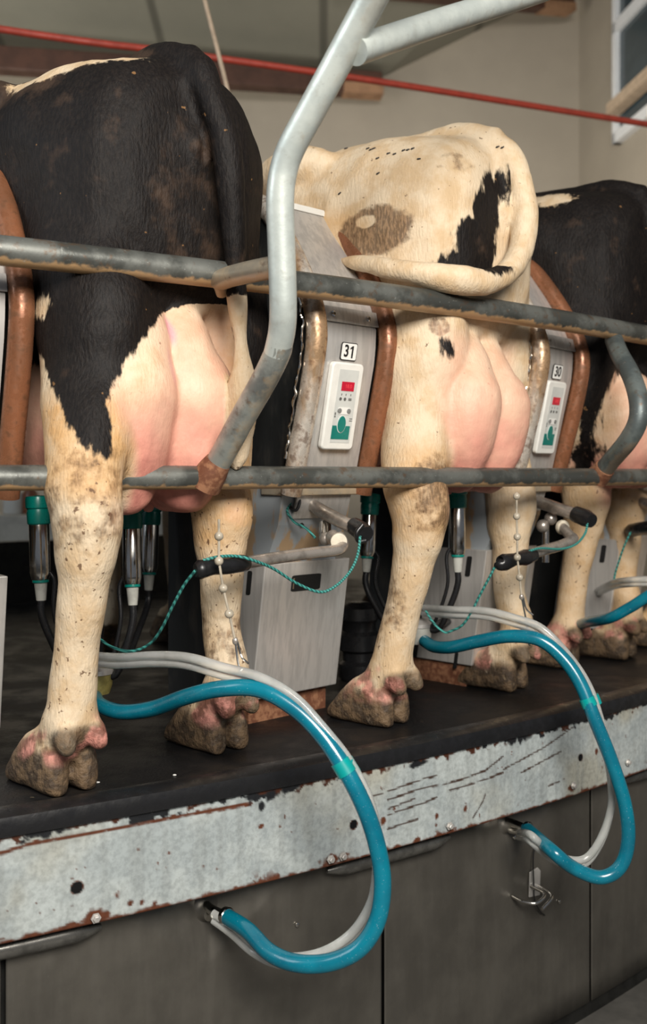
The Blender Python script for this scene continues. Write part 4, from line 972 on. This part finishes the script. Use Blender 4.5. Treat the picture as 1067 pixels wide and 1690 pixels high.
    A = dict(black=np.full(n, -.5), dirt=np.zeros(n), warm=np.zeros(n), specks=np.zeros(n), dust=np.zeros(n), magenta=np.zeros(n), pink=pink, rosy=rosy, hoof=hoof, raw=raw)
    for k_, v_ in C.items():
        A[k_] = v_ if k_ not in ('pinkmul', 'rosymul') else A.get(k_, v_)
    if 'pinkmul' in C: A['pink'] = A['pink'] * C['pinkmul']
    if 'rosymul' in C: A['rosy'] = A['rosy'] * C['rosymul']
    A.pop('pinkmul', None); A.pop('rosymul', None)
    for k_, v_ in A.items():
        at = me2.attributes.new(k_, 'FLOAT', 'POINT'); at.data.foreach_set('value', np.asarray(v_, dtype=np.float32))
    me2.polygons.foreach_set('use_smooth', [True] * len(me2.polygons)); me2.materials.clear(); me2.materials.append(M['cow_coat']); me2.name = name
    o = bpy.data.objects.new(name, me2); COL.objects.link(o); o.location = (T[0], T[1], 0); o.rotation_euler = (0, 0, R(180 - a))
    tag(o, label, 'cow', 'cows standing in the milking stalls')
    return o
def blobs(V, L):      # signed distance-like field of ellipsoids (x,y,z,rx,ry,rz)
    d = np.full(len(V), -.5)
    for b in L:
        c = np.array(b[:3]); r = np.array(b[3:6]); q = np.linalg.norm((V - c) / r, axis=1); d = np.maximum(d, (1 - q) * r.min())
    return d
def soft(V, b, k=.35):
    c = np.array(b[:3]); r = np.array(b[3:6]); q = np.linalg.norm((V - c) / r, axis=1); return sst(1.0, 1.0 - k, q)

TOPW = [(.22, .235, 1.475, .06, .05, .030), (.16, .225, 1.482, .06, .05, .030), (.10, .20, 1.488, .06, .05, .028), (.05, .165, 1.495, .05, .04, .028), (.0, .12, 1.500, .05, .04, .024)]
def coat1(V, FT):
    x, y, z = V.T
    d = np.full(len(V), .3)
    L = FT['L']; Rr = FT['R']
    zb_ = .657 + (x + .151) * 1.1                       # slanted upper edge of the left white stocking
    lowL = np.where(y > .15, z - np.clip(zb_, .60, .86), 1.0)
    lowR = np.where(y < -.03, z - .74, 1.0)
    fl = np.interp(z, [.60, .67, .75, .775, .837, .87, .90, .948, .985, 1.0], [.24, .246, .243, .236, .196, .17, .14, .088, .0, -.12])   # hair line round the udder
    ud = np.minimum(fl - y, y + .125 + np.clip(.9 - z, 0, .2) * .2); ud = np.where(x > .10, -.3, ud)
    d = np.minimum(d, np.minimum(np.where(z < 1.1, np.minimum(lowL, lowR), 1), np.where(z < 1.02, -ud, 1)))
    d = np.minimum(d, z - .64)
    d = np.minimum(d, -blobs(V, TOPW + [(.04, .30, .955, .03, .05, .02)]))
    tl = (x < -.128) & (z < 1.02) & (np.abs(y + .055) < .042)
    d = np.where(tl, np.minimum(d, z - .99), d)
    sp = sst(.75, .5, z) * .5
    dirt = np.maximum(soft(V, (L[2], L[3], .58, .13, .12, .16)) * .55, sst(.20, .06, z) * .8)
    dirt = np.maximum(dirt, soft(V, (Rr[0] - .04, Rr[1], .24, .1, .1, .12)) * .6)
    warm = np.maximum.reduce([soft(V, (L[2], L[3], .68, .2, .14, .14)) * .9, soft(V, (Rr[2], Rr[3], .6, .12, .12, .2)) * .8, soft(V, (.02, .16, .78, .16, .07, .16)), soft(V, (.02, -.12, .8, .16, .07, .25))])
    mag = soft(V, (-.09, .062, .925, .06, .015, .05), .6) * .55 + soft(V, (-.12, .082, .84, .06, .016, .06), .6) * .25
    dust = soft(V, (.25, .1, 1.5, .3, .3, .15)) + soft(V, (-.08, -.0, 1.2, .1, .12, .25)) * .6
    pm = 1 - .85 * soft(V, (-.1, .18, .86, .25, .10, .15), .7)
    return dict(black=d, specks=sp, dirt=dirt, warm=warm, magenta=mag, dust=dust, pinkmul=pm)
def coat2(V, FT):
    x, y, z = V.T; L = FT['L']; Rr = FT['R']
    d = blobs(V, [(-.08, .06, 1.35, .10, .030, .05), (-.08, .085, 1.27, .12, .050, .08), (-.07, .12, 1.20, .12, .075, .07), (-.06, .140, 1.14, .14, .085, .05), (-.08, .022, 1.365, .10, .020, .045),
                  (-.06, -.125, 1.385, .12, .045, .065), (.04, -.29, 1.20, .13, .06, .14), (-.07, .225, .93, .06, .018, .024)])
    d = np.where((x < -.118) & (z > 1.14), np.minimum(d, -.05), d)
    brown = soft(V, (.105, .29, 1.235, .135, .14, .085), .55) * (1 - .9 * soft(V, (.13, .29, 1.262, .04, .1, .022), .5))
    dirt = np.maximum.reduce([brown * 1.35, soft(V, (-.03, .14, 1.40, .07, .10, .04)) * .55, soft(V, (-.05, .235, .985, .06, .03, .03)) * .8, soft(V, (L[2] - .02, L[3], .57, .09, .08, .14)) * .95, soft(V, (Rr[2], Rr[3] - .05, .60, .06, .05, .10)) * .9,
                              soft(V, (L[0] - .05, L[1], .30, .1, .1, .14)) * .6, sst(.11, .05, z) * .8])
    dirt = np.maximum(dirt, soft(V, (-.14, .06, .66, .1, .025, .10)) * .75)
    warm = np.maximum.reduce([soft(V, (L[2], L[3], .58, .15, .12, .16)) * .7, soft(V, (.28, .28, 1.20, .2, .14, .14)) * .5])
    return dict(black=d, dirt=dirt, warm=warm, specks=sst(.6, .3, z) * .35 + sst(1.46, 1.5, z) * .3)
def coat3(V, FT):
    x, y, z = V.T
    d = np.full(len(V), .3)
    d = np.minimum(d, np.where(y > .10, z - np.clip(.657 + (y - .163) * 2.0, .60, .86), z - .72))
    d = np.minimum(d, -blobs(V, [(-.07, .11, .78, .16, .095, .16), (-.05, .0, .76, .12, .10, .14), (.14, .22, 1.49, .08, .06, .035), (.24, .22, 1.49, .08, .06, .035), (.34, .22, 1.50, .08, .06, .035)]))
    return dict(black=d, specks=sst(.75, .5, z) * .3, dirt=sst(.16, .05, z) * .7 + soft(V, (FT['R'][2], FT['R'][3], .58, .06, .08, .06)) * .8, warm=sst(.9, .6, z) * .45)

tail1 = [(.06, 0, 1.485), (-.02, 0, 1.495), (-.085, -.005, 1.475), (-.12, -.01, 1.40), (-.145, -.03, 1.30), (-.15, -.045, 1.15), (-.155, -.05, 1.0), (-.165, -.055, .90), (-.165, -.06, .80), (-.16, -.06, .72), (-.155, -.055, .66), (-.15, -.05, .63)]
cow1 = cow('cow', (-.325, 2.098), 46, 'black cow nearest the camera with white stockings and large pink udder',
           {'L': dict(p=(.035, .262), back=.125, gy=.20, hy=-.0), 'R': dict(p=(.05, -.135), back=.06, gy=.15, hy=.01)}, tail1, coat1, [.042, .040, .036, .032, .029, .026, .023, .020, .026, .030, .024, .012], udder_dy=.065)
tail2 = [(.06, 0, 1.485), (-.02, 0, 1.495), (-.09, -.015, 1.455), (-.122, -.025, 1.37), (-.138, -.025, 1.28), (-.142, .005, 1.19), (-.145, .07, 1.13), (-.14, .15, 1.095), (-.12, .22, 1.09), (-.06, .29, 1.10), (.03, .325, 1.125), (.12, .325, 1.15), (.20, .325, 1.17)]
cow2 = cow('cow', (.40, 2.58), 42, 'cream white cow with black rump patches and tail swung to the left',
           {'L': dict(p=(.12, .28), back=.13, gy=.19, hy=-.02), 'R': dict(p=(.10, -.27), back=.06, gy=.22, hy=.02)}, tail2, coat2, [.048, .046, .041, .036, .032, .030, .029, .029, .030, .032, .031, .024, .010], udder=.86, udder_dz=.035, udder_dy=.055, wsc=1.06)
tail3 = [(.06, 0, 1.485), (-.02, 0, 1.495), (-.085, 0, 1.46), (-.115, 0, 1.39), (-.135, 0, 1.28), (-.135, 0, 1.1), (-.135, 0, .95), (-.13, 0, .8), (-.125, 0, .72)]
cow3 = cow('cow', (.95, 3.08), 41, 'black cow with white hind legs standing beyond cabinet 30',
           {'L': dict(p=(.22, .06), back=.12, gy=.15), 'R': dict(p=(.14, -.20), back=.06, gy=.18)}, tail3, coat3, vox=.009, udder_dz=.04)
cow4 = cow('cow', (1.50, 3.56), 36, 'black cow with pale hind leg at the right edge, mostly out of view',
           {'L': dict(p=(.25, .20), back=.12, gy=.15), 'R': dict(p=(.14, -.15), back=.06, gy=.18)}, tail3, coat3, vox=.010, udder_dz=.04)

# flies on the white cow's back
dg = bpy.context.evaluated_depsgraph_get()
bv = BVHTree.FromObject(cow2, dg); mw = Matrix.Translation(cow2.location) @ cow2.rotation_euler.to_matrix().to_4x4(); mi = mw.inverted()
for (x, y) in ((606, 246), (611, 248), (616, 246), (640, 254), (650, 255), (665, 249), (672, 248), (680, 246), (622, 262), (623, 287), (570, 246), (690, 263), (820, 243), (828, 244), (560, 320)):
    d = (px(x, y, 2) - Vector((0, 0, EYE))).normalized()
    loc, nr, _, _ = bv.ray_cast(mi @ Vector((0, 0, EYE)), mi.to_3x3() @ d)
    if loc is None: continue
    p = mw @ loc
    o = MB().ball((0, 0, .0015), (.0045, .0025, .0022), 8).ball((.0045, 0, .0015), (.0018, .002, .0018), 8).build('fly', M['fly'])
    o.location = p; o.rotation_euler = (Vector((0, 0, 1)).rotation_difference(mw.to_3x3() @ nr)).to_euler()
    tag(o, 'tiny black fly sitting on the hide of the cream white cow', 'fly', 'flies on the white cow')
